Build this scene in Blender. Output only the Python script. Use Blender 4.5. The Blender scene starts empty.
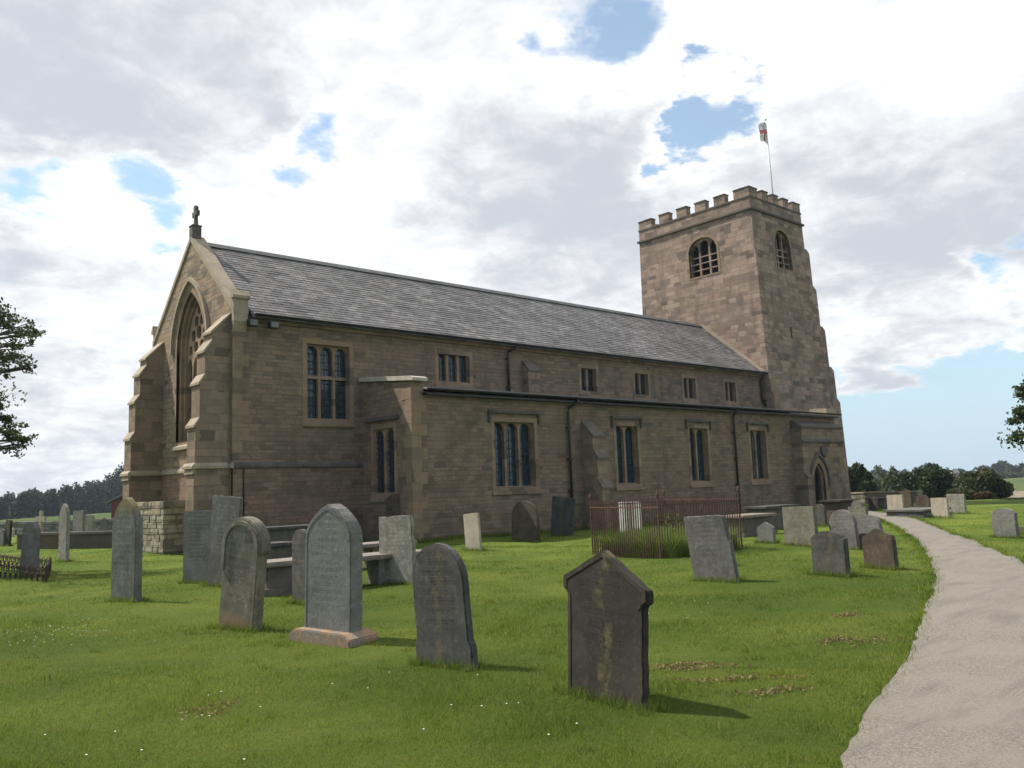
import bpy, bmesh, math, random
import numpy as np
from mathutils import Vector, Matrix, noise as mnoise
random.seed(7); RNG = np.random.default_rng(7)
R = math.radians
scene = bpy.context.scene
COL = scene.collection

# ------------------------------------------------------------------ camera
def _n(v): return v / np.linalg.norm(v)
FPX = 850.0
dX = _n(np.array([1480-512., -(455-384.), -FPX])); dY = _n(np.array([-250-512., -(518-384.), -FPX]))
dY = _n(dY - dX*dX.dot(dY)); dZ = np.cross(dX, dY)
ROT = np.array([dX, dY, dZ])                 # camera -> world
EYE = np.array([0, 0, 1.6])
cam_d = bpy.data.cameras.new('camera'); cam = bpy.data.objects.new('camera', cam_d); COL.objects.link(cam)
m = Matrix([[*ROT[i], EYE[i]] for i in range(3)] + [[0, 0, 0, 1]])
cam.matrix_world = m
cam_d.sensor_width = 36; cam_d.lens = 36*FPX/1024; cam_d.clip_end = 6000; cam_d.clip_start = .1
scene.camera = cam
def wray(px, py): return ROT @ np.array([px-512., -(py-384.), -FPX])

# ------------------------------------------------------------------ light, sky, exposure
EL = R(53); SX, SY = -0.466, 0.885           # sun stands over the far side of the church, a little east
SUN = Vector((SX*math.cos(EL), SY*math.cos(EL), math.sin(EL))).normalized()
sl = bpy.data.lights.new('sun', 'SUN'); sl.energy = 5.0; sl.angle = R(.55); sl.color = (1, .94, .84)
so = bpy.data.objects.new('sun', sl); COL.objects.link(so); so.rotation_euler = SUN.to_track_quat('Z', 'Y').to_euler()
so.location = (0, 0, 40)
scene.view_settings.view_transform = 'Standard'; scene.view_settings.look = 'None'
scene.view_settings.exposure = 0.27; scene.view_settings.gamma = 1
w = bpy.data.worlds.new('World'); scene.world = w; w.use_nodes = True
nt = w.node_tree; nt.nodes.clear()
class G:                                     # tiny node-graph helper
    def __init__(s, nt): s.nt = nt
    def n(s, t, **k):
        x = s.nt.nodes.new(t)
        for a, b in k.items(): setattr(x, a, b)
        return x
    def link(s, a, b): s.nt.links.new(a, b)
    def put(s, sock, v):
        if v is None: return
        if isinstance(v, bpy.types.NodeSocket): s.link(v, sock)
        else: sock.default_value = v
    def math(s, op, a, b=None, c=None, clamp=False):
        x = s.n('ShaderNodeMath', operation=op, use_clamp=clamp); s.put(x.inputs[0], a); s.put(x.inputs[1], b)
        if c is not None: s.put(x.inputs[2], c)
        return x.outputs[0]
    def vmath(s, op, a, b=None):
        x = s.n('ShaderNodeVectorMath', operation=op); s.put(x.inputs[0], a)
        if b is not None: s.put(x.inputs[1], b)
        return x.outputs['Value'] if op in ('DOT_PRODUCT', 'LENGTH', 'DISTANCE') else x.outputs[0]
    def noise(s, vec, scale, detail=4, rough=.55, dist=0, col=False):
        x = s.n('ShaderNodeTexNoise'); s.put(x.inputs['Vector'], vec); x.inputs['Scale'].default_value = scale
        x.inputs['Detail'].default_value = detail; x.inputs['Roughness'].default_value = rough; x.inputs['Distortion'].default_value = dist
        return x.outputs['Color' if col else 'Fac']
    def ramp(s, v, a, b, lo=0., hi=1.):
        x = s.n('ShaderNodeMapRange', interpolation_type='SMOOTHSTEP'); s.put(x.inputs[0], v)
        x.inputs[1].default_value = a; x.inputs[2].default_value = b; x.inputs[3].default_value = lo; x.inputs[4].default_value = hi
        return x.outputs[0]
    def mix(s, f, a, b, mode='MIX'):
        x = s.n('ShaderNodeMix', data_type='RGBA', blend_type=mode); s.put(x.inputs[0], f)
        for sock, v in ((x.inputs[6], a), (x.inputs[7], b)):
            if isinstance(v, tuple) and len(v) == 3: v = (*v, 1)
            s.put(sock, v)
        return x.outputs[2]
    def sep(s, v):
        x = s.n('ShaderNodeSeparateXYZ'); s.put(x.inputs[0], v); return x.outputs
    def comb(s, x, y, z):
        c = s.n('ShaderNodeCombineXYZ'); s.put(c.inputs[0], x); s.put(c.inputs[1], y); s.put(c.inputs[2], z); return c.outputs[0]
    def mapping(s, v, scale=(1, 1, 1), loc=(0, 0, 0), rot=(0, 0, 0)):
        c = s.n('ShaderNodeMapping'); s.put(c.inputs[0], v); c.inputs[1].default_value = loc; c.inputs[2].default_value = rot; c.inputs[3].default_value = scale
        return c.outputs[0]
g = G(nt)
sky = g.n('ShaderNodeTexSky', sky_type='NISHITA', sun_disc=False); sky.sun_elevation = EL; sky.sun_rotation = math.atan2(SX, SY)
sky.air_density = 1.0; sky.dust_density = .25; sky.ozone_density = .15
bg1 = g.n('ShaderNodeBackground'); g.link(g.mix(1, sky.outputs[0], (.90, 1.04, 1.02), 'MULTIPLY'), bg1.inputs[0]); bg1.inputs[1].default_value = .145
tc = g.n('ShaderNodeTexCoord'); D = g.vmath('NORMALIZE', tc.outputs['Generated'])
dx, dy, dz = g.sep(D)
# clouds lie on a sheet overhead: stretch flat towards the horizon
den = g.math('ADD', g.math('MAXIMUM', dz, 0.0), .28)
P = g.comb(g.math('DIVIDE', dx, den), g.math('DIVIDE', dy, den), g.math('MULTIPLY', dz, 1.2))
warp = g.vmath('SCALE', g.vmath('SUBTRACT', g.noise(P, 3.2, 6, .6, col=True), (.5, .5, .5)), None)
warp.node.inputs['Scale'].default_value = .30
DW = g.vmath('ADD', D, warp)
def blob(px, py, rad, amp):                  # a gap or bank of cloud in one direction of the sky
    d = _n(wray(px, py)); dist = g.vmath('DISTANCE', DW, tuple(d))
    return g.math('MULTIPLY', g.ramp(dist, 0, rad, 1, 0), amp)
dens = g.math('ADD', g.noise(P, 1.7, 12, .6, .15), .10)
for a in ((294, 165, .10, -.48), (158, 213, .11, -.52), (15, 205, .09, -.36), (718, 132, .085, -.44), (690, 118, .05, -.2), (590, 25, .075, -.24), (525, 35, .05, -.16), (975, 455, .24, -.44), (1022, 275, .07, -.30),
          (860, 370, .12, -.10), (945, 330, .15, .20), (700, 190, .05, .2), (60, 330, .4, .14), (450, 150, .45, .18), (860, 110, .28, .22), (640, 250, .2, .25), (900, 260, .22, .2), (250, 260, .2, .2), (1020, 330, .06, .15), (100, 80, .3, .2), (240, 80, .2, .15)):
    dens = g.math('ADD', dens, blob(*a))
back = g.ramp(g.vmath('DOT_PRODUCT', D, tuple(_n(np.array([-.66, -.74, .1])))), .0, .7, 0, -.16)
dens = g.math('ADD', dens, back)
mask = g.math('ADD', .17, g.math('MULTIPLY', g.ramp(dens, .435, .585), .83))
lum = g.noise(g.vmath('ADD', P, (3.1, 1.7, .4)), 2.1, 9, .55, .3)
for a in ((120, 150, .30, -.10), (520, 210, .26, -.09), (900, 230, .26, -.14), (430, 60, .24, .15), (90, 250, .16, .18), (780, 60, .2, .12), (560, 60, .12, .1), (300, 320, .22, .15), (650, 70, .2, .13), (930, 40, .26, .16), (705, 180, .08, .12), (850, 130, .10, .06), (30, 30, .3, -.08), (570, 130, .12, .05)):
    lum = g.math('ADD', lum, blob(*a))
edge = g.ramp(dens, .46, .80, .16, -.06)
lum = g.math('ADD', lum, edge)
lum = g.math('ADD', lum, g.math('MULTIPLY', g.math('SUBTRACT', g.noise(P, 6.5, 8, .65, .5), .5), .62)); lum = g.math('ADD', lum, g.math('MULTIPLY', g.math('SUBTRACT', g.noise(P, 17., 6, .6, .3), .5), .22)); shade = g.ramp(lum, .24, .66)
ccol = g.mix(shade, (.58, .605, .65), (1.0, 1.0, 1.0))
haz = g.ramp(dz, -.02, .26, .85, 0)
bh = g.n('ShaderNodeBackground'); bh.inputs[0].default_value = (.36, .53, .74, 1); bh.inputs[1].default_value = .9
mh = g.n('ShaderNodeMixShader'); g.link(haz, mh.inputs[0]); g.link(bg1.outputs[0], mh.inputs[1]); g.link(bh.outputs[0], mh.inputs[2])
bg2 = g.n('ShaderNodeBackground'); g.link(ccol, bg2.inputs[0]); bg2.inputs[1].default_value = .93
ms = g.n('ShaderNodeMixShader'); g.link(g.math('MULTIPLY', mask, .96), ms.inputs[0]); g.link(mh.outputs[0], ms.inputs[1]); g.link(bg2.outputs[0], ms.inputs[2])
wo = g.n('ShaderNodeOutputWorld'); g.link(ms.outputs[0], wo.inputs[0])

# ------------------------------------------------------------------ terrain
def smooth(a, b, x):
    t = np.clip((x-a)/(b-a), 0, 1); return t*t*(3-2*t)
FWD = np.array([.66, .74]); FWD /= np.linalg.norm(FWD); RGT = np.array([FWD[1], -FWD[0]])
def H(x, y):
    x = np.asarray(x, float); y = np.asarray(y, float)
    d = x*FWD[0]+y*FWD[1]; s = x*RGT[0]+y*RGT[1]; r = np.hypot(x, y); ang = np.degrees(np.arctan2(s, np.maximum(d, .01)))
    z = .035*np.sin(x*.9+1.3)*np.cos(y*.7)+.03*np.sin(x*.31-y*.43) + .018*np.sin(x*2.1+y*1.7)
    z = z*smooth(2, 6, r)*(1-.6*smooth(20, 40, r))
    # left: level field, then the ground falls to a wooded valley
    L = smooth(2, -8, ang)
    edge = 150 + 9*(ang+31)
    z = z - L*9*smooth(0, 60, r-edge) + L*14*smooth(300, 700, r)
    # right: falls beyond the churchyard wall, rises again to low hills
    Rr = smooth(-8, 2, ang)
    z = z - Rr*7*smooth(58, 120, r) + Rr*smooth(250, 900, r)*(9 + 5*np.sin(ang*.35+1.5)) + Rr*smooth(22, 30, ang)*smooth(150, 330, r)*(1-smooth(420, 600, r))*5.5
    z = z + smooth(900, 3000, r)*6
    return z
def hz(x, y): return float(H(x, y))
def at(px, py, z=0.):
    d = wray(px, py); t = (z-EYE[2])/d[2]; p = EYE+d*t; return p
def at_dist(px, py, depth):                  # point seen at px,py a given depth away
    d = wray(px, py)/FPX; return EYE + d*depth

# ------------------------------------------------------------------ object helpers
def tag(o, label=None, cat=None, group=None, kind=None):
    if label: o['label'] = label
    if cat: o['category'] = cat
    if group: o['group'] = group
    if kind: o['kind'] = kind
    return o
def empty(name, loc=(0, 0, 0), rz=0):
    o = bpy.data.objects.new(name, None); COL.objects.link(o); o.location = loc; o.rotation_euler = (0, 0, rz); o.empty_display_size = .3
    return o
def world_off(o):
    v = Vector((0, 0, 0))
    while o is not None: v += Vector(o.location); o = o.parent
    return v
class MB:
    def __init__(s): s.v = []; s.f = []
    def add(s, vs, fs):
        b = len(s.v); s.v += [tuple(map(float, v)) for v in vs]; s.f += [tuple(b+i for i in f) for f in fs]; return s
    def box(s, x0, x1, y0, y1, z0, z1, rot=0, c=None):
        vs = [(x, y, z) for z in (z0, z1) for x, y in ((x0, y0), (x1, y0), (x1, y1), (x0, y1))]
        if rot:
            cx, cy = c or ((x0+x1)/2, (y0+y1)/2); ca, sa = math.cos(rot), math.sin(rot)
            vs = [(cx+(x-cx)*ca-(y-cy)*sa, cy+(x-cx)*sa+(y-cy)*ca, z) for x, y, z in vs]
        return s.add(vs, [(0, 3, 2, 1), (4, 5, 6, 7), (0, 1, 5, 4), (1, 2, 6, 5), (2, 3, 7, 6), (3, 0, 4, 7)])
    def prism(s, poly, fn, d0, d1):          # poly in (u,v); fn(u,v,d) -> xyz
        n = len(poly)
        return s.add([fn(u, v, d0) for u, v in poly]+[fn(u, v, d1) for u, v in poly],
                     [tuple(range(n)), tuple(range(2*n-1, n-1, -1))]+[(i, i+n, (i+1) % n+n, (i+1) % n) for i in range(n)])
    def tube(s, pts, rad, n=8, cap=True):
        pts = [Vector(p) for p in pts]; rs = rad if hasattr(rad, '__len__') else [rad]*len(pts); b = len(s.v)
        for i, p in enumerate(pts):
            t = (pts[min(i+1, len(pts)-1)]-pts[max(i-1, 0)]).normalized()
            a = t.cross(Vector((0, 0, 1)) if abs(t.z) < .9 else Vector((1, 0, 0))).normalized(); c = t.cross(a)
            for k in range(n):
                q = 2*math.pi*k/n; s.v.append(tuple(p+(a*math.cos(q)+c*math.sin(q))*rs[i]))
        for i in range(len(pts)-1):
            for k in range(n): s.f.append((b+i*n+k, b+i*n+(k+1) % n, b+(i+1)*n+(k+1) % n, b+(i+1)*n+k))
        if cap: s.f.append(tuple(b+k for k in range(n))[::-1]); s.f.append(tuple(b+(len(pts)-1)*n+k for k in range(n)))
        return s
    def build(s, name, mat, parent=None, bevel=0, smooth=False, local=False):
        off = Vector((0, 0, 0)) if (parent is None or local) else world_off(parent)
        me = bpy.data.meshes.new(name); me.from_pydata([tuple(Vector(v)-off) for v in s.v], [], s.f)
        bm = bmesh.new(); bm.from_mesh(me); bmesh.ops.recalc_face_normals(bm, faces=bm.faces)
        if bevel:
            es = [e for e in bm.edges if len(e.link_faces) == 2 and e.calc_face_angle(0) > .5]
            bmesh.ops.bevel(bm, geom=es, offset=bevel, segments=2, affect='EDGES', clamp_overlap=True)
        bm.to_mesh(me); bm.free()
        me.materials.append(mat); o = bpy.data.objects.new(name, me); COL.objects.link(o); o.parent = parent
        if smooth:
            for p in me.polygons: p.use_smooth = True
        return o
def plate(name, outer, holes, thick, fn, mat, parent):   # wall or tracery plate with real openings
    cu = bpy.data.curves.new(name, 'CURVE'); cu.dimensions = '2D'; cu.fill_mode = 'BOTH'; cu.extrude = thick/2
    for poly in [outer]+holes:
        sp = cu.splines.new('POLY'); sp.points.add(len(poly)-1); sp.use_cyclic_u = True
        for i, (u, v) in enumerate(poly): sp.points[i].co = (u, v, 0, 1)
    o = bpy.data.objects.new(name, cu); COL.objects.link(o)
    me = bpy.data.meshes.new_from_object(o.evaluated_get(bpy.context.evaluated_depsgraph_get()))
    bpy.data.objects.remove(o); bpy.data.curves.remove(cu)
    off = world_off(parent) if parent else Vector()
    for v in me.vertices: v.co = Vector(fn(v.co.x, v.co.y, v.co.z+thick/2))-off
    bm = bmesh.new(); bm.from_mesh(me); bmesh.ops.remove_doubles(bm, verts=bm.verts, dist=1e-4); bmesh.ops.recalc_face_normals(bm, faces=bm.faces); bm.to_mesh(me); bm.free()
    me.name = name; me.materials.clear(); me.materials.append(mat)
    o = bpy.data.objects.new(name, me); COL.objects.link(o); o.parent = parent
    for p in me.polygons: p.use_smooth = False
    return o
def rect(u0, u1, v0, v1): return [(u0, v0), (u1, v0), (u1, v1), (u0, v1)]
def arch(u0, u1, v0, vs, rise, n=9, flat=False):     # pointed arch outline
    c = (u0+u1)/2; hw = (u1-u0)/2; pts = [(u0, v0), (u1, v0)]
    r = (hw*hw+rise*rise)/(2*hw) if rise > hw else None
    out = []
    for i in range(n+1):
        t = i/n
        if flat: a = t*math.pi; pts.append((c+hw*math.cos(a), vs+rise*math.sin(a))) if i not in () else None
        else:
            rr = (hw*hw+rise*rise)/(2*hw) if rise >= hw else None
            if rr:
                amax = math.asin(min(1, rise/rr)); a = amax*t; out.append((u1-rr+rr*math.cos(a), vs+rr*math.sin(a)))
            else:
                x = hw*(1-t); out.append((c+x, vs+rise*(1-(x/hw)**2.4)**.62 if t < 1 else vs+rise*1.04))
    if not flat:
        pts += out; pts += [(2*c-x, y) for x, y in reversed(out[:-1])]
    return pts

# ------------------------------------------------------------------ materials
def newmat(name):
    mt = bpy.data.materials.new(name); mt.use_nodes = True; t = mt.node_tree; t.nodes.clear(); gg = G(t)
    b = gg.n('ShaderNodeBsdfPrincipled'); o = gg.n('ShaderNodeOutputMaterial'); gg.link(b.outputs[0], o.inputs[0])
    return mt, gg, b
def bump(gg, b, hgt, strength=.5, dist=.02):
    x = gg.n('ShaderNodeBump'); x.inputs['Strength'].default_value = strength; x.inputs['Distance'].default_value = dist; gg.put(x.inputs['Height'], hgt); gg.link(x.outputs[0], b.inputs['Normal'])
def hsv(c, k): return tuple(min(1, x*k) for x in c)
def masonry(name, c1, c2, c3, bw=.36, bh=.145, mort=.011, mortc=(.10, .082, .062), var=1., bmp=.6, soot=.35, dirt=(.07, .065, .055)):
    mt, gg, b = newmat(name)
    P = gg.n('ShaderNodeNewGeometry').outputs['Position']; x, y, z = gg.sep(P)
    u = gg.math('ADD', x, y)
    wob = gg.math('MULTIPLY', gg.math('SUBTRACT', gg.noise(P, .9, 2), .5), .05)
    wob2 = gg.math('MULTIPLY', gg.math('SUBTRACT', gg.noise(P, 4, 4, .7), .5), .11)
    crs = gg.math('MULTIPLY', gg.math('SUBTRACT', gg.noise(gg.comb(0., 0., gg.math('MULTIPLY', z, 1.7)), 1., 2, .6), .5), bh*2.6)   # courses of unequal height
    V = gg.comb(gg.math('ADD', u, gg.math('MULTIPLY', gg.math('ADD', wob2, gg.math('MULTIPLY', gg.math('SUBTRACT', gg.noise(P, 1.7, 2), .5), .5)), 1.)), gg.math('ADD', gg.math('ADD', gg.math('ADD', z, crs), wob), gg.math('MULTIPLY', wob2, .6)), 0.)
    def brick(bw, bh, mo, off):
        br = gg.n('ShaderNodeTexBrick'); gg.link(gg.vmath('ADD', V, (off, off*.37, 0)), br.inputs[0]); br.offset = .43; br.squash = 1.35; br.squash_frequency = 3
        br.inputs['Scale'].default_value = 1; br.inputs['Brick Width'].default_value = bw; br.inputs['Row Height'].default_value = bh
        br.inputs['Mortar Size'].default_value = mo; br.inputs['Mortar Smooth'].default_value = .3; br.inputs['Bias'].default_value = 0
        br.inputs['Color1'].default_value = (0, 0, 0, 1); br.inputs['Color2'].default_value = (1, 1, 1, 1); br.inputs['Mortar'].default_value = (.5, .5, .5, 1)
        return br
    br = brick(bw, bh, mort, 0)
    rnd = gg.sep(br.outputs['Color'])[0]
    # second random number for every block
    rn2 = gg.math('FRACT', gg.math('MULTIPLY', rnd, 17.31)); rn3 = gg.math('FRACT', gg.math('MULTIPLY', rnd, 41.7))
    big = gg.noise(P, .35, 4, .6); mid = gg.noise(P, 2.2, 5, .65); fine = gg.noise(P, 14, 6, .7)
    col = gg.mix(gg.ramp(gg.math('ADD', gg.math('MULTIPLY', rn2, .6*var), gg.math('MULTIPLY', mid, .5)), .2, .8), c1, c2)
    col = gg.mix(gg.math('MULTIPLY', gg.ramp(rn3, .80, .92), .75*var), col, c3)
    col = gg.mix(gg.ramp(gg.math('FRACT', gg.math('MULTIPLY', rnd, 7.7)), .80, .93, 0, .6*var), col, dirt)
    val = gg.math('ADD', .45, gg.math('ADD', gg.math('MULTIPLY', fine, .68), gg.math('MULTIPLY', big, .44)))
    col = gg.mix(1, col, gg.comb(val, val, val), 'MULTIPLY')
    pt = gg.noise(gg.vmath('ADD', P, (7., 3., 1.)), 1.1, 7, .7); col = gg.mix(gg.math('MULTIPLY', gg.ramp(pt, .50, .66), .45), col, hsv(c2, .62)); col = gg.mix(gg.math('MULTIPLY', gg.ramp(pt, .46, .34), .35), col, hsv(c1, 1.15))
    st = gg.noise(gg.comb(gg.math('MULTIPLY', u, 1.3), 0., gg.math('MULTIPLY', z, .18)), 1.2, 6, .65)
    col = gg.mix(gg.math('MULTIPLY', gg.ramp(st, .5, .75), soot), col, dirt)
    col = gg.mix(gg.math('MULTIPLY', gg.ramp(z, 1.6, -.1), gg.math('MULTIPLY', gg.ramp(mid, .3, .7), .55)), col, (.07, .075, .045))
    col = gg.mix(gg.math('MULTIPLY', br.outputs['Fac'], gg.math('MULTIPLY', gg.ramp(gg.noise(P, 1.9, 5, .6), .35, .65), .75)), col, mortc)
    gg.link(col, b.inputs['Base Color']); b.inputs['Roughness'].default_value = .95; b.inputs['Specular IOR Level'].default_value = .2
    h = gg.math('SUBTRACT', gg.math('ADD', gg.math('MULTIPLY', rn2, .35), gg.math('ADD', gg.math('MULTIPLY', fine, .35), gg.math('MULTIPLY', mid, .5))), br.outputs['Fac'])
    bump(gg, b, h, bmp, .03)
    return mt
def stone(name, c1, c2, lichen=(.36, .30, .08), la=.12, scale=3., rough=.9, text=False, streak=.3, dark=(.03, .03, .03), space='Object', moss=.0, orange=None, pale=0., cap=None):
    mt, gg, b = newmat(name)
    tcn = gg.n('ShaderNodeTexCoord'); inf = gg.n('ShaderNodeObjectInfo')
    P0 = tcn.outputs['Object'] if space == 'Object' else gg.n('ShaderNodeNewGeometry').outputs['Position']
    P = gg.vmath('ADD', P0, gg.comb(gg.math('MULTIPLY', inf.outputs['Random'], 37.), gg.math('MULTIPLY', inf.outputs['Random'], 11.), 0.)) if space == 'Object' else P0
    a = gg.noise(P, scale, 6, .65, .4); fine = gg.noise(P, scale*14, 5, .7)
    col = gg.mix(gg.ramp(a, .3, .7), c1, c2)
    px, py, pz = gg.sep(P)
    st = gg.noise(gg.comb(gg.math('MULTIPLY', gg.math('ADD', px, py), 6.), 0., gg.math('MULTIPLY', pz, .6)), 1., 5, .6)
    col = gg.mix(gg.math('MULTIPLY', gg.ramp(st, .48, .72), streak), col, dark)
    col = gg.mix(gg.math('MULTIPLY', gg.ramp(st, .42, .28), streak*.45), col, hsv(c2, 1.7))
    li = gg.noise(gg.vmath('ADD', P, (5, 3, 9)), scale*1.6, 8, .72)
    col = gg.mix(gg.math('MULTIPLY', gg.ramp(li, .60, .68), la), col, lichen)
    if pale:
        l2 = gg.noise(gg.vmath('ADD', P, (15, 3, 2)), scale*3.4, 8, .75)
        col = gg.mix(gg.math('MULTIPLY', gg.ramp(l2, .50, .60), pale), col, (.34, .33, .28))
    if space == 'Object':
        sp = gg.noise(gg.vmath('ADD', P, (1., 6., 2.)), scale*5., 8, .75); col = gg.mix(gg.math('MULTIPLY', gg.ramp(sp, .54, .64), .5), col, hsv(c2, 1.75)); col = gg.mix(gg.math('MULTIPLY', gg.ramp(sp, .44, .34), .45), col, hsv(c1, .45))
        bl = gg.noise(gg.vmath('ADD', P, (4., 1., 8.)), 1.6, 6, .65); col = gg.mix(gg.math('MULTIPLY', gg.ramp(bl, .5, .62), .4), col, hsv(c1, .6))
    v = gg.math('ADD', .62, gg.math('MULTIPLY', fine, .76)); col = gg.mix(1, col, gg.comb(v, v, v), 'MULTIPLY')
    h = gg.math('ADD', gg.math('MULTIPLY', fine, .4), gg.math('MULTIPLY', a, .6))
    ox, oy, oz = gg.sep(tcn.outputs['Object'])
    if orange:                               # algae and ochre crust near the foot
        k = gg.math('MULTIPLY', gg.ramp(gg.math('ADD', oz, gg.math('MULTIPLY', a, .18)), .34, .22), gg.ramp(gg.math('ABSOLUTE', oy), .32, .18))
        col = gg.mix(gg.math('MULTIPLY', k, orange), col, (.36, .20, .09))
    if cap: col = gg.mix(gg.math('MULTIPLY', gg.ramp(gg.math('ADD', oz, gg.math('MULTIPLY', gg.math('SUBTRACT', a, .5), .5)), cap, cap+.22), .6), col, (.22, .17, .05))
    if moss:                                 # run of algae and lichen down the face, wandering and broken
        wn = gg.math('MULTIPLY', gg.math('SUBTRACT', gg.noise(gg.vmath('ADD', P, (3., 3., 0.)), 2.4, 6, .65), .5), .55)
        bd = gg.ramp(gg.math('ABSOLUTE', gg.math('ADD', oy, wn)), .085, .0)
        br_ = gg.ramp(gg.noise(gg.vmath('ADD', P, (2., 8., 1.)), 9., 6, .75), .42, .58)
        col = gg.mix(gg.math('MULTIPLY', gg.math('MULTIPLY', bd, br_), moss*2.2, clamp=True), col, (.15, .125, .05))
    if text:                                 # shallow rows of worn lettering
        row = gg.math('FRACT', gg.math('MULTIPLY', oz, text)); rid = gg.math('FLOOR', gg.math('MULTIPLY', oz, text))
        inrow = gg.math('MULTIPLY', gg.ramp(row, .18, .30), gg.ramp(row, .82, .70))
        L = gg.n('ShaderNodeTexNoise'); L.inputs['Scale'].default_value = 1; L.inputs['Detail'].default_value = 2; L.inputs['Roughness'].default_value = .8
        gg.link(gg.comb(gg.math('MULTIPLY', oy, 75.), gg.math('MULTIPLY', rid, 7.3), gg.math('MULTIPLY', row, 1.4)), L.inputs['Vector'])
        wd = gg.n('ShaderNodeTexNoise'); wd.inputs['Scale'].default_value = 1; gg.link(gg.comb(gg.math('MULTIPLY', oy, 4.), gg.math('MULTIPLY', rid, 3.1), 0.), wd.inputs['Vector'])
        wlen = gg.math('ADD', .16, gg.math('MULTIPLY', gg.math('FRACT', gg.math('MULTIPLY', rid, .618)), .12))
        lim = gg.math('LESS_THAN', gg.math('ABSOLUTE', oy), wlen); ab = gg.math('GREATER_THAN', oz, .38)
        k = gg.math('MULTIPLY', gg.math('MULTIPLY', inrow, gg.ramp(L.outputs['Fac'], .47, .53)), gg.math('MULTIPLY', lim, ab))
        k = gg.math('MULTIPLY', k, gg.ramp(wd.outputs['Fac'], .32, .40))
        col = gg.mix(gg.math('MULTIPLY', k, .22), col, hsv(dark, 1.2)); h = gg.math('SUBTRACT', h, gg.math('MULTIPLY', k, .35))
    gg.link(col, b.inputs['Base Color']); b.inputs['Roughness'].default_value = rough; b.inputs['Specular IOR Level'].default_value = .3
    bump(gg, b, h, .55, .012)
    return mt
def plain(name, c, rough=.6, metal=0., var=.2, scale=6., spec=.5):
    mt, gg, b = newmat(name); P = gg.n('ShaderNodeNewGeometry').outputs['Position']
    n = gg.noise(P, scale, 5, .65); col = gg.mix(gg.ramp(n, .3, .7), hsv(c, 1-var), hsv(c, 1+var))
    gg.link(col, b.inputs['Base Color']); b.inputs['Roughness'].default_value = rough; b.inputs['Metallic'].default_value = metal; b.inputs['Specular IOR Level'].default_value = spec
    bump(gg, b, n, .2, .01)
    return mt
M = {}
M['wall'] = masonry('coursed_rubble', (.25, .178, .126), (.172, .128, .098), (.245, .158, .105), soot=.5, var=.75)
M['wall_low'] = masonry('coursed_rubble_low', (.25, .168, .118), (.172, .124, .092), (.25, .15, .095), soot=.45, var=.75)
M['gable'] = masonry('gable_rubble', (.33, .245, .17), (.24, .18, .125), (.33, .21, .13), soot=.3, bh=.17, bw=.36, bmp=1.)  # gable stone colours brightened a little, painting in a sunlit look
M['tower'] = masonry('tower_blocks', (.355, .262, .208), (.215, .160, .130), (.30, .20, .158), bw=.52, bh=.26, mort=.010, soot=.6, dirt=(.085, .07, .06), mortc=(.16, .13, .105))
M['rough'] = masonry('rough_blocks', (.42, .36, .26), (.31, .27, .19), (.33, .26, .16), bw=.40, bh=.21, mort=.022, bmp=1., soot=.15)
M['drystone'] = masonry('dry_stone', (.23, .22, .20), (.13, .125, .12), (.34, .33, .31), bw=.34, bh=.15, mort=.02, bmp=1.)
M['brownwall'] = masonry('brown_wall', (.12, .085, .06), (.08, .065, .05), (.15, .10, .06), bw=.5, bh=.24, mort=.012)
M['palewall'] = masonry('pale_wall', (.34, .30, .23), (.24, .22, .17), (.40, .36, .28), bw=.5, bh=.2, mort=.015)
M['redbrick'] = masonry('red_brick', (.26, .085, .06), (.20, .07, .05), (.16, .06, .05), bw=.22, bh=.075, mort=.008)
M['ashlar'] = masonry('dressed_stone', (.295, .208, .142), (.235, .168, .115), (.30, .20, .12), bw=.75, bh=.34, mort=.006, bmp=.3, soot=.22, mortc=(.2, .17, .12))
M['butt'] = masonry('buttress_stone', (.26, .19, .136), (.20, .150, .108), (.29, .207, .145), bw=.5, bh=.27, mort=.008, bmp=.4, soot=.3)
M['wcap'] = stone('weathering_stone', (.17, .14, .11), (.11, .095, .075), la=.12, space='W', streak=.3)
M['coping'] = stone('coping_stone', (.38, .31, .225), (.28, .225, .165), la=.15, space='W', streak=.25, dark=(.08, .07, .055), scale=1.6)
M['paleclip'] = stone('pale_coping', (.50, .44, .37), (.40, .34, .285), la=.05, space='W', streak=.1)
M['darkstone'] = stone('weathered_dark_stone', (.085, .075, .065), (.14, .12, .10), space='W', la=.1)
M['lead'] = plain('lead', (.13, .125, .12), .6, 0, .25, 2.)
M['black'] = plain('black_iron', (.012, .012, .014), .5, 0, .3)
M['rust'] = plain('rusty_iron', (.095, .047, .034), .85, 0, .5, 30.)
M['darkrust'] = plain('dark_rusty_iron', (.05, .026, .02), .85, 0, .5, 30.)
M['void'] = plain('dark_interior', (.006, .006, .007), 1.)
M['door'] = plain('dark_oak', (.012, .012, .012), .7)
M['white'] = plain('white_paint', (.75, .75, .74), .5)
M['redcloth'] = plain('red_cloth', (.60, .16, .17), .8); M['whitecloth'] = plain('white_cloth', (.8, .8, .8), .8)
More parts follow.
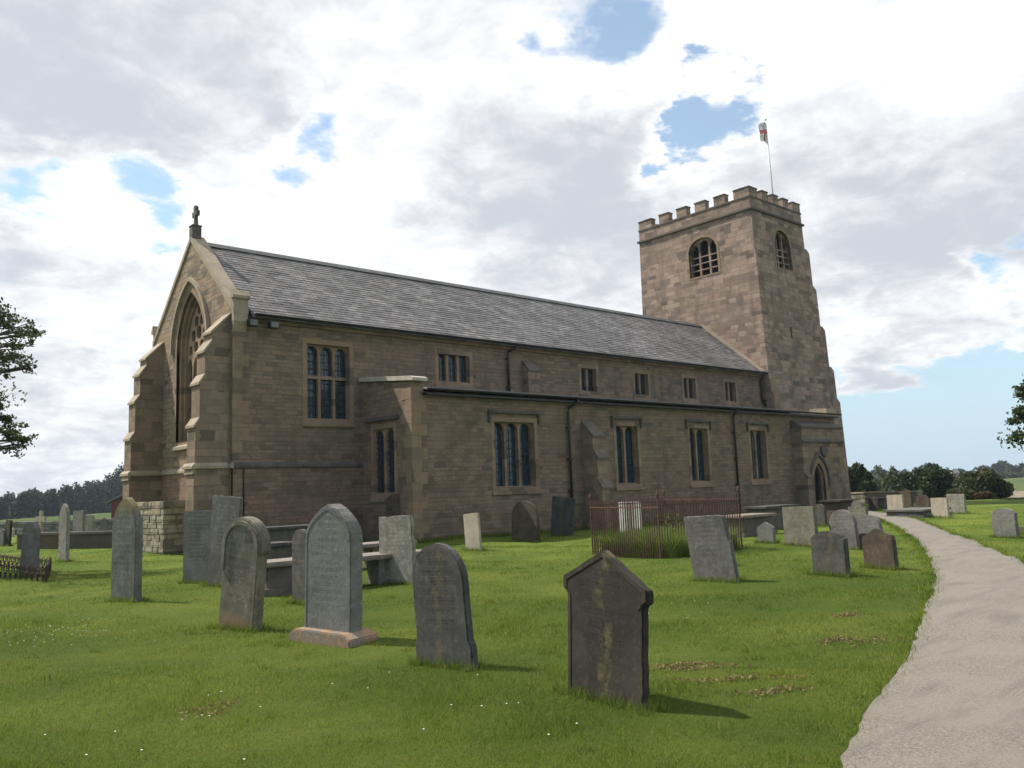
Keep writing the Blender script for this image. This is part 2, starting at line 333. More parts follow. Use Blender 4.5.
def glassmat():
    mt, gg, b = newmat('leaded_glass'); P = gg.n('ShaderNodeNewGeometry').outputs['Position']; x, y, z = gg.sep(P)
    u = gg.math('ADD', x, y); br = gg.n('ShaderNodeTexBrick'); br.offset = 0; gg.link(gg.comb(u, z, 0.), br.inputs[0])
    br.inputs['Scale'].default_value = 1; br.inputs['Brick Width'].default_value = .11; br.inputs['Row Height'].default_value = .14; br.inputs['Mortar Size'].default_value = .006
    br.inputs['Color1'].default_value = (0, 0, 0, 1); br.inputs['Color2'].default_value = (1, 1, 1, 1); br.inputs['Mortar'].default_value = (.5, .5, .5, 1)
    r = gg.sep(br.outputs['Color'])[0]; col = gg.mix(r, (.024, .046, .066), (.045, .075, .10))
    col = gg.mix(br.outputs['Fac'], col, (.02, .02, .022)); gg.link(col, b.inputs['Base Color'])
    gg.put(b.inputs['Roughness'], gg.math('ADD', .12, gg.math('MULTIPLY', br.outputs['Fac'], .5))); b.inputs['Specular IOR Level'].default_value = .55
    bump(gg, b, gg.math('ADD', gg.math('MULTIPLY', r, .6), gg.noise(P, 5, 3)), .35, .012)
    return mt
M['glass'] = glassmat()
def slatemat(name, run_axis='x'):
    mt, gg, b = newmat(name); P = gg.n('ShaderNodeNewGeometry').outputs['Position']; x, y, z = gg.sep(P)
    s = gg.math('MULTIPLY', z, 1.56)         # distance up the slope
    jit = gg.math('MULTIPLY', gg.math('SUBTRACT', gg.noise(P, 1.3, 3), .5), .06)
    V = gg.comb(gg.math('ADD', x, gg.math('MULTIPLY', jit, 2.)), gg.math('ADD', s, jit), 0.)
    br = gg.n('ShaderNodeTexBrick'); gg.link(V, br.inputs[0]); br.offset = .5
    br.inputs['Scale'].default_value = 1; br.inputs['Brick Width'].default_value = .36; br.inputs['Row Height'].default_value = .235; br.inputs['Mortar Size'].default_value = .008; br.inputs['Mortar Smooth'].default_value = .1
    br.inputs['Color1'].default_value = (0, 0, 0, 1); br.inputs['Color2'].default_value = (1, 1, 1, 1); br.inputs['Mortar'].default_value = (.3, .3, .3, 1)
    r = gg.sep(br.outputs['Color'])[0]; r2 = gg.math('FRACT', gg.math('MULTIPLY', r, 13.7))
    big = gg.noise(gg.mapping(P, (.16, .5, .5)), 1.6, 5, .65); mid = gg.noise(P, 3.4, 5, .7)
    # faint diagonal bands where slates were laid and repaired
    dg = gg.noise(gg.comb(gg.math('ADD', gg.math('MULTIPLY', x, .9), gg.math('MULTIPLY', s, 1.1)), gg.math('MULTIPLY', gg.math('SUBTRACT', s, x), .09), 0.), 1.5, 6, .65)
    col = gg.mix(gg.ramp(gg.math('ADD', gg.math('MULTIPLY', r2, .5), gg.math('MULTIPLY', mid, .5)), .15, .85), (.115, .108, .106), (.21, .197, .190))
    col = gg.mix(gg.math('MULTIPLY', gg.ramp(gg.math('FRACT', gg.math('MULTIPLY', r, 5.9)), .84, .95), .4), col, (.28, .26, .24))
    k = gg.math('ADD', .62, gg.math('ADD', gg.math('MULTIPLY', gg.ramp(dg, .35, .65), .36), gg.math('MULTIPLY', gg.ramp(big, .3, .7), .25)))
    col = gg.mix(1, col, gg.comb(k, k, gg.math('MULTIPLY', k, 1.02)), 'MULTIPLY')
    col = gg.mix(gg.math('MULTIPLY', gg.ramp(gg.noise(P, 1.1, 8, .7), .62, .72), .35), col, (.20, .19, .12))
    col = gg.mix(gg.math('MULTIPLY', br.outputs['Fac'], .8), col, (.02, .02, .02)); gg.link(col, b.inputs['Base Color'])
    b.inputs['Roughness'].default_value = .65; b.inputs['Specular IOR Level'].default_value = .35
    tilt = gg.math('FRACT', gg.math('DIVIDE', gg.math('ADD', s, jit), .235))
    bump(gg, b, gg.math('SUBTRACT', gg.math('SUBTRACT', gg.math('MULTIPLY', r2, .5), tilt), br.outputs['Fac']), .8, .035)
    return mt
M['slate'] = slatemat('roof_slates')
def attr_tint(gg, name='tint'):
    a = gg.n('ShaderNodeAttribute'); a.attribute_name = name; return a
def grass_color(gg):
    P = gg.n('ShaderNodeNewGeometry').outputs['Position']; x, y, z = gg.sep(P); V = gg.comb(x, y, 0.)
    a = gg.noise(V, .55, 5, .6); b = gg.noise(gg.vmath('ADD', V, (9, 4, 0)), 2.3, 5, .65); c = gg.noise(gg.vmath('ADD', V, (3, 14, 0)), .22, 3, .5); d = gg.noise(gg.vmath('ADD', V, (31, 7, 0)), 1.1, 7, .7)
    col = gg.mix(gg.ramp(a, .3, .7), (.104, .160, .024), (.180, .222, .038))
    col = gg.mix(gg.math('MULTIPLY', gg.ramp(b, .5, .75), .55), col, (.165, .185, .05))
    col = gg.mix(gg.math('MULTIPLY', gg.ramp(c, .45, .65), .5), col, (.070, .125, .020))
    col = gg.mix(gg.math('MULTIPLY', gg.ramp(d, .64, .74), .55), col, (.20, .165, .075))
    return col
def groundmat():
    mt, gg, b = newmat('lawn'); P = gg.n('ShaderNodeNewGeometry').outputs['Position']
    col = grass_color(gg); r = gg.vmath('LENGTH', P)
    n = gg.noise(P, 16, 6, .75); v = gg.math('ADD', .45, gg.math('MULTIPLY', n, .75)); col = gg.mix(1, col, gg.comb(v, v, v), 'MULTIPLY')
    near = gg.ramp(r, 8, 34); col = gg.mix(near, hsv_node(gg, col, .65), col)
    fld = gg.noise(P, .02, 3, .5); fc = gg.mix(gg.ramp(fld, .4, .6), (.055, .085, .025), (.08, .11, .032))
    col = gg.mix(gg.ramp(r, 58, 75), col, fc)
    gg.link(col, b.inputs['Base Color']); b.inputs['Roughness'].default_value = 1; b.inputs['Specular IOR Level'].default_value = .1
    bump(gg, b, n, .8, .05); return mt
def hsv_node(gg, col, k): return gg.mix(1, col, gg.comb(k, k, k), 'MULTIPLY')
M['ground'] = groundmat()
def blademat():
    mt, gg, b = newmat('grass_blades'); a = attr_tint(gg); t = gg.sep(a.outputs['Vector'])
    col = grass_color(gg); k = gg.math('ADD', .78, gg.math('MULTIPLY', t[0], .75)); col = gg.mix(1, col, gg.comb(k, k, gg.math('MULTIPLY', k, .9)), 'MULTIPLY')
    col = gg.mix(gg.ramp(t[1], .90, .97, 0, .8), col, (.34, .27, .12))
    gg.link(col, b.inputs['Base Color']); b.inputs['Roughness'].default_value = .8; b.inputs['Specular IOR Level'].default_value = .12
    tr = gg.n('ShaderNodeBsdfTranslucent'); gg.link(col, tr.inputs[0]); mx = gg.n('ShaderNodeMixShader'); mx.inputs[0].default_value = .45
    out = [n for n in gg.nt.nodes if n.type == 'OUTPUT_MATERIAL'][0]
    gg.link(b.outputs[0], mx.inputs[1]); gg.link(tr.outputs[0], mx.inputs[2]); gg.link(mx.outputs[0], out.inputs[0]); return mt
M['blade'] = blademat()
def leafmat(name, c1, c2, c3=None, tr_=.25):
    mt, gg, b = newmat(name); t = gg.sep(attr_tint(gg).outputs['Vector']); col = gg.mix(t[0], c1, c2)
    if c3: col = gg.mix(gg.ramp(t[1], .8, .95), col, c3)
    gg.link(col, b.inputs['Base Color']); b.inputs['Roughness'].default_value = .6; b.inputs['Specular IOR Level'].default_value = .25
    tr = gg.n('ShaderNodeBsdfTranslucent'); gg.link(col, tr.inputs[0]); mx = gg.n('ShaderNodeMixShader'); mx.inputs[0].default_value = tr_
    out = [n for n in gg.nt.nodes if n.type == 'OUTPUT_MATERIAL'][0]
    gg.link(b.outputs[0], mx.inputs[1]); gg.link(tr.outputs[0], mx.inputs[2]); gg.link(mx.outputs[0], out.inputs[0]); return mt
M['leaf'] = leafmat('oak_leaves', (.035, .05, .018), (.09, .12, .04))
M['hedge'] = leafmat('dark_leaves', (.022, .036, .012), (.05, .075, .022))
M['hedge2'] = leafmat('olive_leaves', (.04, .05, .018), (.085, .10, .035), (.09, .06, .03))
M['brownleaf'] = leafmat('copper_leaves', (.07, .035, .022), (.13, .07, .035))
M['farleaf'] = leafmat('far_wood_leaves', (.022, .036, .018), (.045, .065, .028))
M['bark'] = plain('bark', (.07, .055, .042), .95, 0, .4, 8.)
M['tallgrass'] = leafmat('long_grass', (.11, .18, .03), (.22, .29, .06), (.30, .22, .10), .45)
def pathmat():
    mt, gg, b = newmat('path_tarmac'); P = gg.n('ShaderNodeNewGeometry').outputs['Position']
    n = gg.noise(P, 55, 6, .85); m_ = gg.noise(P, 1.4, 6, .6); s = gg.noise(gg.mapping(P, (.8, 3.5, 1), rot=(0, 0, R(-25))), 1.2, 5, .65)
    col = gg.mix(gg.ramp(n, .35, .65), (.085, .075, .065), (.275, .24, .20)); col = gg.mix(gg.math('MULTIPLY', gg.ramp(m_, .38, .62), .5), col, (.215, .188, .16))
    col = gg.mix(gg.math('MULTIPLY', gg.ramp(s, .48, .68), .5), col, (.105, .094, .084))
    gg.link(col, b.inputs['Base Color']); b.inputs['Roughness'].default_value = .95; bump(gg, b, gg.math('ADD', n, gg.math('MULTIPLY', m_, .10)), .7, .012); return mt
M['path'] = pathmat()

# ------------------------------------------------------------------ ground sheet, path
def build_ground():
    radii = np.concatenate([[0.], np.arange(.5, 12, .5), np.arange(12, 30, .6), np.arange(30, 60, 1.5), np.geomspace(60, 4000, 70)]); NA = 400
    vs = [(0, 0, hz(0, 0))]; fs = []
    an = np.linspace(0, 2*np.pi, NA, endpoint=False)
    for r in radii[1:]:
        x = r*np.cos(an); y = r*np.sin(an); z = H(x, y); vs += list(zip(x, y, z))
    for k in range(NA): fs.append((0, 1+k, 1+(k+1) % NA))
    for i in range(len(radii)-2):
        a = 1+i*NA; b = a+NA
        for k in range(NA): fs.append((a+k, b+k, b+(k+1) % NA, a+(k+1) % NA))
    mb = MB(); mb.v = [tuple(map(float, v)) for v in vs]; mb.f = fs
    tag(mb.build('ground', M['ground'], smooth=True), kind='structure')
build_ground()
PL = np.array([(-6, -5.2), (-2.5, -2.4), (0, -.55), (2.5, 1.38), (4.56, 2.54), (5.6, 2.93), (7.03, 3.31), (8.9, 3.95), (12.45, 5.26), (15.05, 6.33), (18.96, 8.14), (24.84, 11.18), (29.53, 13.79), (35, 17.2), (39.2, 20.6), (40.2, 22.3)])
def dens_poly(P, step=.25):
    out = []
    for a, b in zip(P[:-1], P[1:]):
        n = max(1, int(np.linalg.norm(b-a)/step))
        for i in range(n): out.append(a+(b-a)*i/n)
    out.append(P[-1]); return np.array(out)
def chaikin(P, k=2):
    for _ in range(k):
        Q = [P[0]]
        for a, b in zip(P[:-1], P[1:]): Q += [a*.75+b*.25, a*.25+b*.75]
        P = np.array(Q+[P[-1]])
    return P
PLs = dens_poly(chaikin(PL), .12)
tan = np.gradient(PLs, axis=0); tan /= np.linalg.norm(tan, axis=1)[:, None]; PERP = np.stack([tan[:, 1], -tan[:, 0]], 1)
PW = np.interp(PLs[:, 0], [-6, 4, 9, 14, 20, 26, 42], [2.6, 2.3, 1.9, 1.5, 1.2, 1.05, 1.3])
rag = lambda s, k: np.array([.07*mnoise.noise(Vector((i*.12*k, s, 0)))+.06*mnoise.noise(Vector((i*.55*k, s+5, 0))) for i in range(len(PLs))])
LE = PLs+PERP*rag(1, 1)[:, None]; RE = PLs+PERP*(PW+rag(9, 1))[:, None]
def build_path():
    mb = MB(); nseg = 6
    for i in range(len(PLs)):
        for k in range(nseg+1):
            p = LE[i]+(RE[i]-LE[i])*k/nseg; crown = .02*math.sin(math.pi*k/nseg)
            mb.v.append((p[0], p[1], hz(*p)+.026+crown))
    n = nseg+1
    for i in range(len(PLs)-1):
        for k in range(nseg): mb.f.append((i*n+k, i*n+k+1, (i+1)*n+k+1, (i+1)*n+k))
    tag(mb.build('path', M['path'], smooth=True), kind='structure')
build_path()
def path_side(x, y):                         # signed: True where the point is on the path
    x = np.asarray(x); y = np.asarray(y); out = np.zeros(len(x), bool)
    for s in range(0, len(x), 20000):
        q = np.stack([x[s:s+20000], y[s:s+20000]], 1); sub = PLs[::3]
        d = ((q[:, None, :]-sub[None])**2).sum(2); j = d.argmin(1)*3; j = np.minimum(j, len(PLs)-1)
        v = ((q-PLs[j])*PERP[j]).sum(1); along = np.abs(((q-PLs[j])*tan[j]).sum(1))
        out[s:s+20000] = (v > .0) & (v < PW[j]-.0) & (along < .6)
    return out

# ------------------------------------------------------------------ scatter helpers (triangles / quads by numpy)
def tri_object(name, V, tint, mat, per=3, parent=None):
    n = len(V)//per; me = bpy.data.meshes.new(name); me.vertices.add(len(V)); me.vertices.foreach_set('co', V.astype(np.float32).ravel())
    me.loops.add(len(V)); me.loops.foreach_set('vertex_index', np.arange(len(V), dtype=np.int32))
    me.polygons.add(n); me.polygons.foreach_set('loop_start', np.arange(0, len(V), per, dtype=np.int32))
    try: me.polygons.foreach_set('loop_total', np.full(n, per, dtype=np.int32))
    except Exception: pass
    me.update(calc_edges=True)
    at_ = me.attributes.new('tint', 'FLOAT_VECTOR', 'POINT'); at_.data.foreach_set('vector', np.repeat(tint, per, axis=0).astype(np.float32).ravel())
    me.materials.append(mat); o = bpy.data.objects.new(name, me); COL.objects.link(o); o.parent = parent
    return o
def blades(x, y, z, h, wd, lean=.5):
    n = len(x); a = RNG.uniform(0, 2*np.pi, n); b = RNG.uniform(0, 2*np.pi, n); l = h*RNG.uniform(.1, lean*2, n)*.7
    V = np.empty((n, 3, 3)); V[:, 0] = np.stack([x-np.cos(a)*wd, y-np.sin(a)*wd, z-.005], 1); V[:, 1] = np.stack([x+np.cos(a)*wd, y+np.sin(a)*wd, z-.005], 1)
    V[:, 2] = np.stack([x+np.cos(b)*l, y+np.sin(b)*l, z+h], 1); return V.reshape(-1, 3)
def leaves(C, size, flat=.0):
    n = len(C); A = RNG.normal(size=(n, 3)); A /= np.linalg.norm(A, axis=1)[:, None]; B = np.cross(A, RNG.normal(size=(n, 3))); B /= np.linalg.norm(B, axis=1)[:, None]
    s = size*RNG.uniform(.6, 1.3, n)[:, None]; V = np.stack([C-A*s, C+B*s*.55, C+A*s, C-B*s*.55], 1); return V.reshape(-1, 3)
def crown_points(center, rad, n, lumps=28, lump=.38, seed=0, bottom=-.6):
    r = np.random.default_rng(seed); L = r.normal(size=(lumps, 3)); L /= np.linalg.norm(L, axis=1)[:, None]; L *= r.uniform(.5, .74, lumps)[:, None]; L = L[L[:, 2] > bottom]
    k = r.integers(0, len(L), n); d = r.normal(size=(n, 3)); d /= np.linalg.norm(d, axis=1)[:, None]
    lr = r.uniform(.8, 1.15, len(L))*lump
    P = L[k]+d*(lr[k]*r.uniform(.45, 1.0, n)**.6)[:, None]
    return np.asarray(center)+P*np.asarray(rad)
def tint_of(n, clump=None):
    t = RNG.uniform(0, 1, (n, 3)); return t

# lawn blades around the viewer
def build_grass():
    N = 560000; a = RNG.uniform(R(-40), R(40), N); r = 3.2*np.exp(RNG.uniform(0, 1, N)*math.log(46/3.2))
    ca, sa = np.cos(a), np.sin(a); x = r*(FWD[0]*ca+RGT[0]*sa); y = r*(FWD[1]*ca+RGT[1]*sa)
    ok = ~path_side(x, y) & ~((x > 11.0) & (y > 26.0)) & ~((x > 15.9) & (y > 22.9))
    x, y, r = x[ok], y[ok], r[ok]; n = len(x)
    cl_ = np.sin(x*2.3+np.sin(y*1.9)*2)*np.sin(y*2.9+np.sin(x*1.3)*2); h = RNG.uniform(.010, .030, n)*(1+1.1*np.clip(cl_-.35, 0, 1)*2)*(1+.5*np.sin(x*1.7)*np.sin(y*1.3+1)); wd = .0022*(r/5)**.8
    V = blades(x, y, H(x, y), h, wd, .8)
    tag(tri_object('grass', V, tint_of(n), M['blade']), 'short mown churchyard grass covering the ground', 'grass', kind='stuff')
build_grass()
def build_edge_grass():                      # longer fringe along the path edge
    N = 15000; j = RNG.integers(20, len(PLs)-30, N); side = RNG.uniform(0, 1, N) < .6
    off = np.abs(RNG.normal(0, .09, N)); base = np.where(side[:, None], LE[j]-PERP[j]*(off-.03)[:, None], RE[j]+PERP[j]*(off-.03)[:, None])
    x, y = base.T; x = x+RNG.normal(0, .05, N); y = y+RNG.normal(0, .05, N); r = np.hypot(x, y)
    V = blades(x, y, H(x, y)+.005, RNG.uniform(.02, .075, N), .003*(np.maximum(r, 4)/5)**.7, .7)
    tag(tri_object('grass_fringe', V, tint_of(N), M['blade']), 'longer ragged grass along both edges of the path', 'grass', kind='stuff')
build_edge_grass()

# ------------------------------------------------------------------ the church
X0, Y0, XA, YA, XT = 11.24, 26.14, 15.98, 23.02, 42.0
YN = 33.40; YR = (Y0+YN)/2
ch = empty('church', (X0, Y0, 0)); tag(ch, 'long stone church with slate roof, traceried east gable and battlemented west tower', 'church')
fS = lambda Y: (lambda u, v, d: (u, Y+d, v))
fE = lambda X: (lambda u, v, d: (X+d, u, v))
def window(f, u0, u1, z0, z1, nl, parent=ch, transom=None, hood=None, dep=.22, mull=.10, name='window', nbar=6, flip=1, sill=True, head=.22, label=None):
    fr = MB(); sw = .16                      # dressed surround, just proud of the rubble
    fro = plate(name, rect(u0-sw, u1+sw, z0-.14, z1+.18), [rect(u0, u1, z0, z1)], .20, lambda u, v, d: f(u, v, d-.012), M['ashlar'], parent)
    if label: fro['label'] = label
    inn = []
    lw = (u1-u0-.04-mull*(nl-1))/nl
    for i in range(nl):
        a = u0+.02+i*(lw+mull)
        if transom: inn.append(rect(a, a+lw, z0+.05, transom-.06)); inn.append(arch(a, a+lw, transom+.06, z1-head-lw*.15, lw*.5))
        else: inn.append(arch(a, a+lw, z0+.05, z1-head-lw*.15, lw*.5))
    plate('mullions', rect(u0+.002, u1-.002, z0+.002, z1-.002), inn, .13, lambda u, v, d: f(u, v, d+dep*.55), M['ashlar'], fro)
    MB().prism(rect(u0-.03, u1+.03, z0-.03, z1+.03), f, dep+.06, dep+.10).build('pane', M['glass'], fro)
    for i in range(nl):
        a = u0+.02+i*(lw+mull); bars = MB(); bars.prism(rect(a+lw/2-.008, a+lw/2+.008, z0+.05, z1-head), f, dep+.041, dep+.052)
        for k in range(1, nbar+1):
            zz = z0+(z1-z0)*k/(nbar+1.2); bars.prism(rect(a, a+lw, zz-.019, zz+.019), f, dep+.02, dep+.04)
        bars.build('saddle_bars', M['black'], fro)
    if sill: MB().prism(rect(u0-sw-.04, u1+sw+.04, z0-.26, z0-.142), f, -.07, .1).build('sill', M['ashlar'], fro, bevel=.015)
    if hood:
        h = MB(); h.prism(rect(u0-sw-.13, u1+sw+.13, hood-.11, hood), f, -.11, .06)
        h.prism(rect(u0-sw-.13, u0-sw-.02, hood-.45, hood-.112), f, -.10, .06); h.prism(rect(u1+sw+.02, u1+sw+.13, hood-.45, hood-.112), f, -.10, .06)
        h.build('hood_mould', M['darkstone'], fro, bevel=.012)
    return rect(u0-.01, u1+.01, z0-.01, z1+.01)
def butt(f, u0, u1, prof, mat=None, parent=ch, capm=None):
    """prof: list of (projection, top z) from the bottom stage up; slopes between"""
    mat = mat or M['butt']; poly = [(0, -.5), (prof[0][0], -.5)]; slabs = []
    for i, (p, zt) in enumerate(prof):
        nxt = prof[i+1][0] if i+1 < len(prof) else 0
        rise = min((p-nxt)*1.3, .85) if nxt else (p)*.95
        poly += [(p, zt)]; poly += [(nxt, zt+rise)]; slabs.append((p, zt, nxt, zt+rise))
    if poly[-1][0] != 0: poly.append((0, poly[-1][1]))
    b = MB(); b.prism(poly, lambda u, v, d: f(d, v, -u), u0, u1); o = b.build('buttress', mat, parent)
    for p, z, q, z2 in slabs:
        s = MB(); s.prism([(p+.05, z-.10), (p+.05, z-.02), (q+.012, z2+.06), (q+.006, z2-.02), (p-.01, z-.06)], lambda u, v, d: f(d, v, -u), u0-.03, u1+.03); s.build('weathering', capm or M['coping'], o)
    return o
# chancel and nave long wall
holes = []
S0 = fS(Y0)
holes.append(window(S0, 13.86, 15.52, 4.25, 6.86, 3, transom=5.72, dep=.26, nbar=9))
holes.append(window(S0, 19.45, 20.98, 5.86, 6.95, 3, nbar=3, dep=.2, mull=.11, head=.12))
for a in (27.36, 31.02, 34.80, 38.36):
    holes.append(window(S0, a, a+.98, 5.88, 6.93, 2, nbar=3, dep=.2, mull=.12, head=.12))
plate('nave_wall', rect(X0, XT+.1, -.5, 7.62), holes, .5, S0, M['wall'], ch)
MB().box(X0+.5, XT, YN-.5, YN, -.5, 7.62).build('nave_wall', M['wall'], ch)
# string course with a plinth below, on the chancel
MB().prism([(0, 2.60), (.09, 2.62), (.09, 2.70), (0, 2.80)], lambda u, v, d: (d, Y0-u, v), X0+.0, XA-.002).build('string_course', M['darkstone'], ch)
MB().box(X0-.03, XA-.002, Y0-.03, Y0+.01, -.5, 2.60).build('plinth', M['wall_low'], ch)
q = MB()
for k in range(19):
    z0 = -.1+k*.40; L = .55 if k % 2 else .32
    q.box(X0-.012, X0+L, Y0-.012, Y0+.02, z0+.004, z0+.396) if z0 > 2.7 else None
q.build('quoins', M['ashlar'], ch)
# east gable
EW = arch(28.45, 31.05, 3.75, 7.0, 2.05, 14)
gab = plate('gable_wall', [(Y0+.5, -.5), (YN, -.5), (YN, 7.7), (YR, 10.88), (Y0, 7.7), (Y0, 7.621), (Y0+.5, 7.621)], [EW], .5, fE(X0), M['gable'], ch)
E0 = fE(X0)
def offset_arch(k): return arch(28.45-k, 31.05+k, 3.75, 7.0, 2.05+k*1.15, 14)
ew = plate('east_window', [p for p in offset_arch(.34)], [EW], .1, lambda u, v, d: E0(u, v, d-.02), M['ashlar'], ch); ew['label'] = 'tall pointed traceried east window'
plate('arch_order', offset_arch(-.002), [offset_arch(-.14)], .12, lambda u, v, d: E0(u, v, d+.10), M['ashlar'], ew)
plate('arch_order', offset_arch(-.10), [offset_arch(-.26)], .12, lambda u, v, d: E0(u, v, d+.222), M['ashlar'], ew)
hm = MB(); A1 = offset_arch(.46)[2:]; A2 = offset_arch(.34)[2:]
for i in range(len(A1)-1): hm.prism([A1[i], A1[i+1], A2[i+1], A2[i]], E0, -.12, .02)
hm.build('hood_mould', M['coping'], ew)
lights = []; iw0, iw1 = 28.70, 30.80; lw = (iw1-iw0-3*.09)/4
for i in range(4):
    a = iw0+i*(lw+.09); lights.append(arch(a, a+lw, 3.95, 6.35, .42, 6))
def circ(c, z, r, n=12, ph=0): return [(c+r*math.cos(2*math.pi*k/n+ph)*1., z+r*math.sin(2*math.pi*k/n+ph)) for k in range(n)]
c = (iw0+iw1)/2
for du, zz, rr in ((-.78, 7.05, .17), (-.27, 7.12, .20), (.27, 7.12, .20), (.78, 7.05, .17), (-.52, 7.55, .21), (0, 7.62, .24), (.52, 7.55, .21), (-.25, 8.05, .19), (.25, 8.05, .19), (0, 8.45, .16)):
    lights.append([(c+du+rr*math.cos(t)*(1 if abs(math.sin(t*2)) > .5 else .86), zz+rr*1.15*math.sin(t)*(1 if abs(math.sin(t*2)) > .5 else .86)) for t in [2*math.pi*k/12 for k in range(12)]])
plate('tracery', offset_arch(-.2), lights, .14, lambda u, v, d: E0(u, v, d+.30), M['ashlar'], ew)
MB().prism(offset_arch(-.18), E0, .45, .49).build('pane', M['glass'], ew)
b = MB()
for k in range(14): b.prism(rect(28.7, 30.8, 4.1+k*.2-.01, 4.1+k*.2+.01), E0, .44, .452)
b.build('saddle_bars', M['black'], ew)
MB().prism([(0, 3.45), (.12, 3.45), (.12, 3.55), (-.3, 3.80), (-.3, 3.5)], lambda u, v, d: (X0-u, d, v), 28.3, 31.2).build('sill', M['coping'], ew)
MB().prism([(0, 2.60), (.09, 2.62), (.09, 2.70), (0, 2.80)], lambda u, v, d: (X0-u, d, v), Y0-.09, YN+.1).build('string_course', M['coping'], ch)
MB().box(X0-.03, X0+.002, Y0-.03, YN, -.5, 2.598).build('plinth', M['wall_low'], ch)
# two stepped buttresses at the east corners, third hidden on the far side
pf = [(1.16, 2.55), (1.13, 4.0), (1.00, 5.35), (.84, 6.38), (.62, 7.02)]
butt(E0, Y0+.16, Y0+.84, pf); butt(E0, YN-.98, YN-.26, pf)
fN = lambda u, v, d: (u, YN-d, v)
butt(fN, X0+.2, X0+.9, pf)
for y0, y1 in ((Y0+.16, Y0+.84), (YN-.98, YN-.26)):
    MB().prism([(0, 2.60), (.09, 2.62), (.09, 2.70), (0, 2.80)], lambda u, v, d: (X0-1.16-u, d, v), y0-.09, y1+.09).build('string_course', M['coping'], ch)
    for yy, sg in ((y0, -1),): MB().prism([(0, 2.60), (.09, 2.62), (.09, 2.70), (0, 2.80)], lambda u, v, d: (d, yy+sg*u, v), X0-1.16, X0-.1).build('string_course', M['coping'], ch)
# gable coping, kneelers, cross
sl = (10.88-7.7)/(YR-Y0)
for s in (-1, 1):
    ya, yb = (YR+s*(YR-Y0+.16), YR)
    za = 10.88-sl*(YR-Y0+.16)
    MB().prism([(ya, za+.02), (yb, 10.90), (yb, 11.14), (ya, za+.26)], lambda u, v, d: (d, u, v), X0-.05, X0+.47).build('gable_coping', M['coping'], ch, bevel=.02)
    y = Y0 if s < 0 else YN
    kx = .15 if s < 0 else .10; k = MB(); k.box(X0-.04, X0+.44, min(y, y+s*kx), max(y, y+s*kx), 7.35, 8.10)
    k.prism([(y, 7.0), (y+s*kx, 7.349), (y, 7.349)], lambda u, v, d: (d, u, v), X0-.03, X0+.43)
    k.prism([(y-s*.0, 8.10), (y+s*(kx+.06), 8.10), (y+s*(kx+.06), 8.20), (y+s*.0, 8.42)], lambda u, v, d: (d, u, v), X0-.10, X0+.50)
    k.build('kneeler', M['coping'], ch)
c = MB(); yc = YR; c.box(X0-.03, X0+.30, yc-.17, yc+.17, 11.0, 11.46); c.box(X0-.05, X0+.32, yc-.19, yc+.19, 11.46, 11.52); cr = c.build('finial_base', M['darkstone'], ch, bevel=.02)
c = MB(); xc = X0+.15
c.prism([(-.10, 11.520), (.10, 11.520), (.055, 11.828), (.07, 11.890), (.21, 11.846), (.24, 12.013), (.21, 12.074), (.09, 12.048), (.11, 12.224), (0, 12.294), (-.11, 12.224), (-.09, 12.048), (-.21, 12.074), (-.24, 12.013), (-.21, 11.846), (-.07, 11.890), (-.055, 11.828)], lambda u, v, d: (xc+d, yc+u, v), -.06, .06)
c.build('cross', M['darkstone'], ch, bevel=.015)
# nave roof
ze = 7.60; ye = Y0-.34; rr = 10.86
slp = (rr-ze)/(YR-ye)
rf = MB(); rf.prism([(ye, ze), (YR, rr), (YR, rr-.18), (ye, ze-.10)], lambda u, v, d: (d, u, v), X0+.522, XT+.02)
rf.prism([(2*YR-ye, ze), (YR+.002, rr), (YR+.002, rr-.18), (2*YR-ye, ze-.10)], lambda u, v, d: (d, u, v), X0+.522, XT+.02)
roof = rf.build('roof', M['slate'], ch)
# individual slate courses give the surface its relief
sc = MB(); ncrs = 27; Ls = math.hypot(YR-ye, rr-ze); nrm = Vector((0, -(rr-ze), (YR-ye))).normalized()
for i in range(ncrs):
    t0 = i/ncrs; t1 = (i+1.08)/ncrs; x = X0+.53
    p0 = Vector((0, ye+(YR-ye)*t0, ze+(rr-ze)*t0)); p1 = Vector((0, ye+(YR-ye)*min(t1, 1), ze+(rr-ze)*min(t1, 1)))
    xs = np.arange(X0+.53, XT, .45+.0)
    for j in range(len(xs)):
        xa = xs[j]; xb = min(xa+.447, XT); l1 = .020+random.uniform(-.004, .006); dz_ = 0
        a = p0+nrm*l1-(p1-p0)*.06*random.uniform(0, 1); b_ = p1+nrm*.006
        sc.add([(xa, a.y, a.z), (xb, a.y, a.z), (xb, b_.y, b_.z), (xa, b_.y, b_.z), (xa, a.y+nrm.y*-.02, a.z-.022), (xb, a.y+nrm.y*-.02, a.z-.022)], [(0, 1, 2, 3), (4, 5, 1, 0)])
sc.build('slates', M['slate'], roof)
MB().prism([(YR-.17, rr-.06), (YR, rr+.12), (YR+.17, rr-.06)], lambda u, v, d: (d, u, v), X0+.53, XT).build('ridge', M['lead'], roof)
MB().prism([(ye+.02, ze+.10), (YR, rr+.16), (YR, rr+.02), (ye+.02, ze-.0)], lambda u, v, d: (d, u, v), XT-.42, XT-.01).build('verge_flashing', M['coping'], roof)
def gutter(x0, x1, y, z, nm='gutter'):
    gm = MB(); n = 7; prof = [(y-.07*math.cos(math.pi*k/n)*-1*-1, z-.075*math.sin(math.pi*k/n)) for k in range(n+1)]
    gm.prism(prof, lambda u, v, d: (d, u, v), x0, x1); return gm.build(nm, M['black'], ch)
gutter(X0+.60, XT+.25, ye-.03, ze+.02)
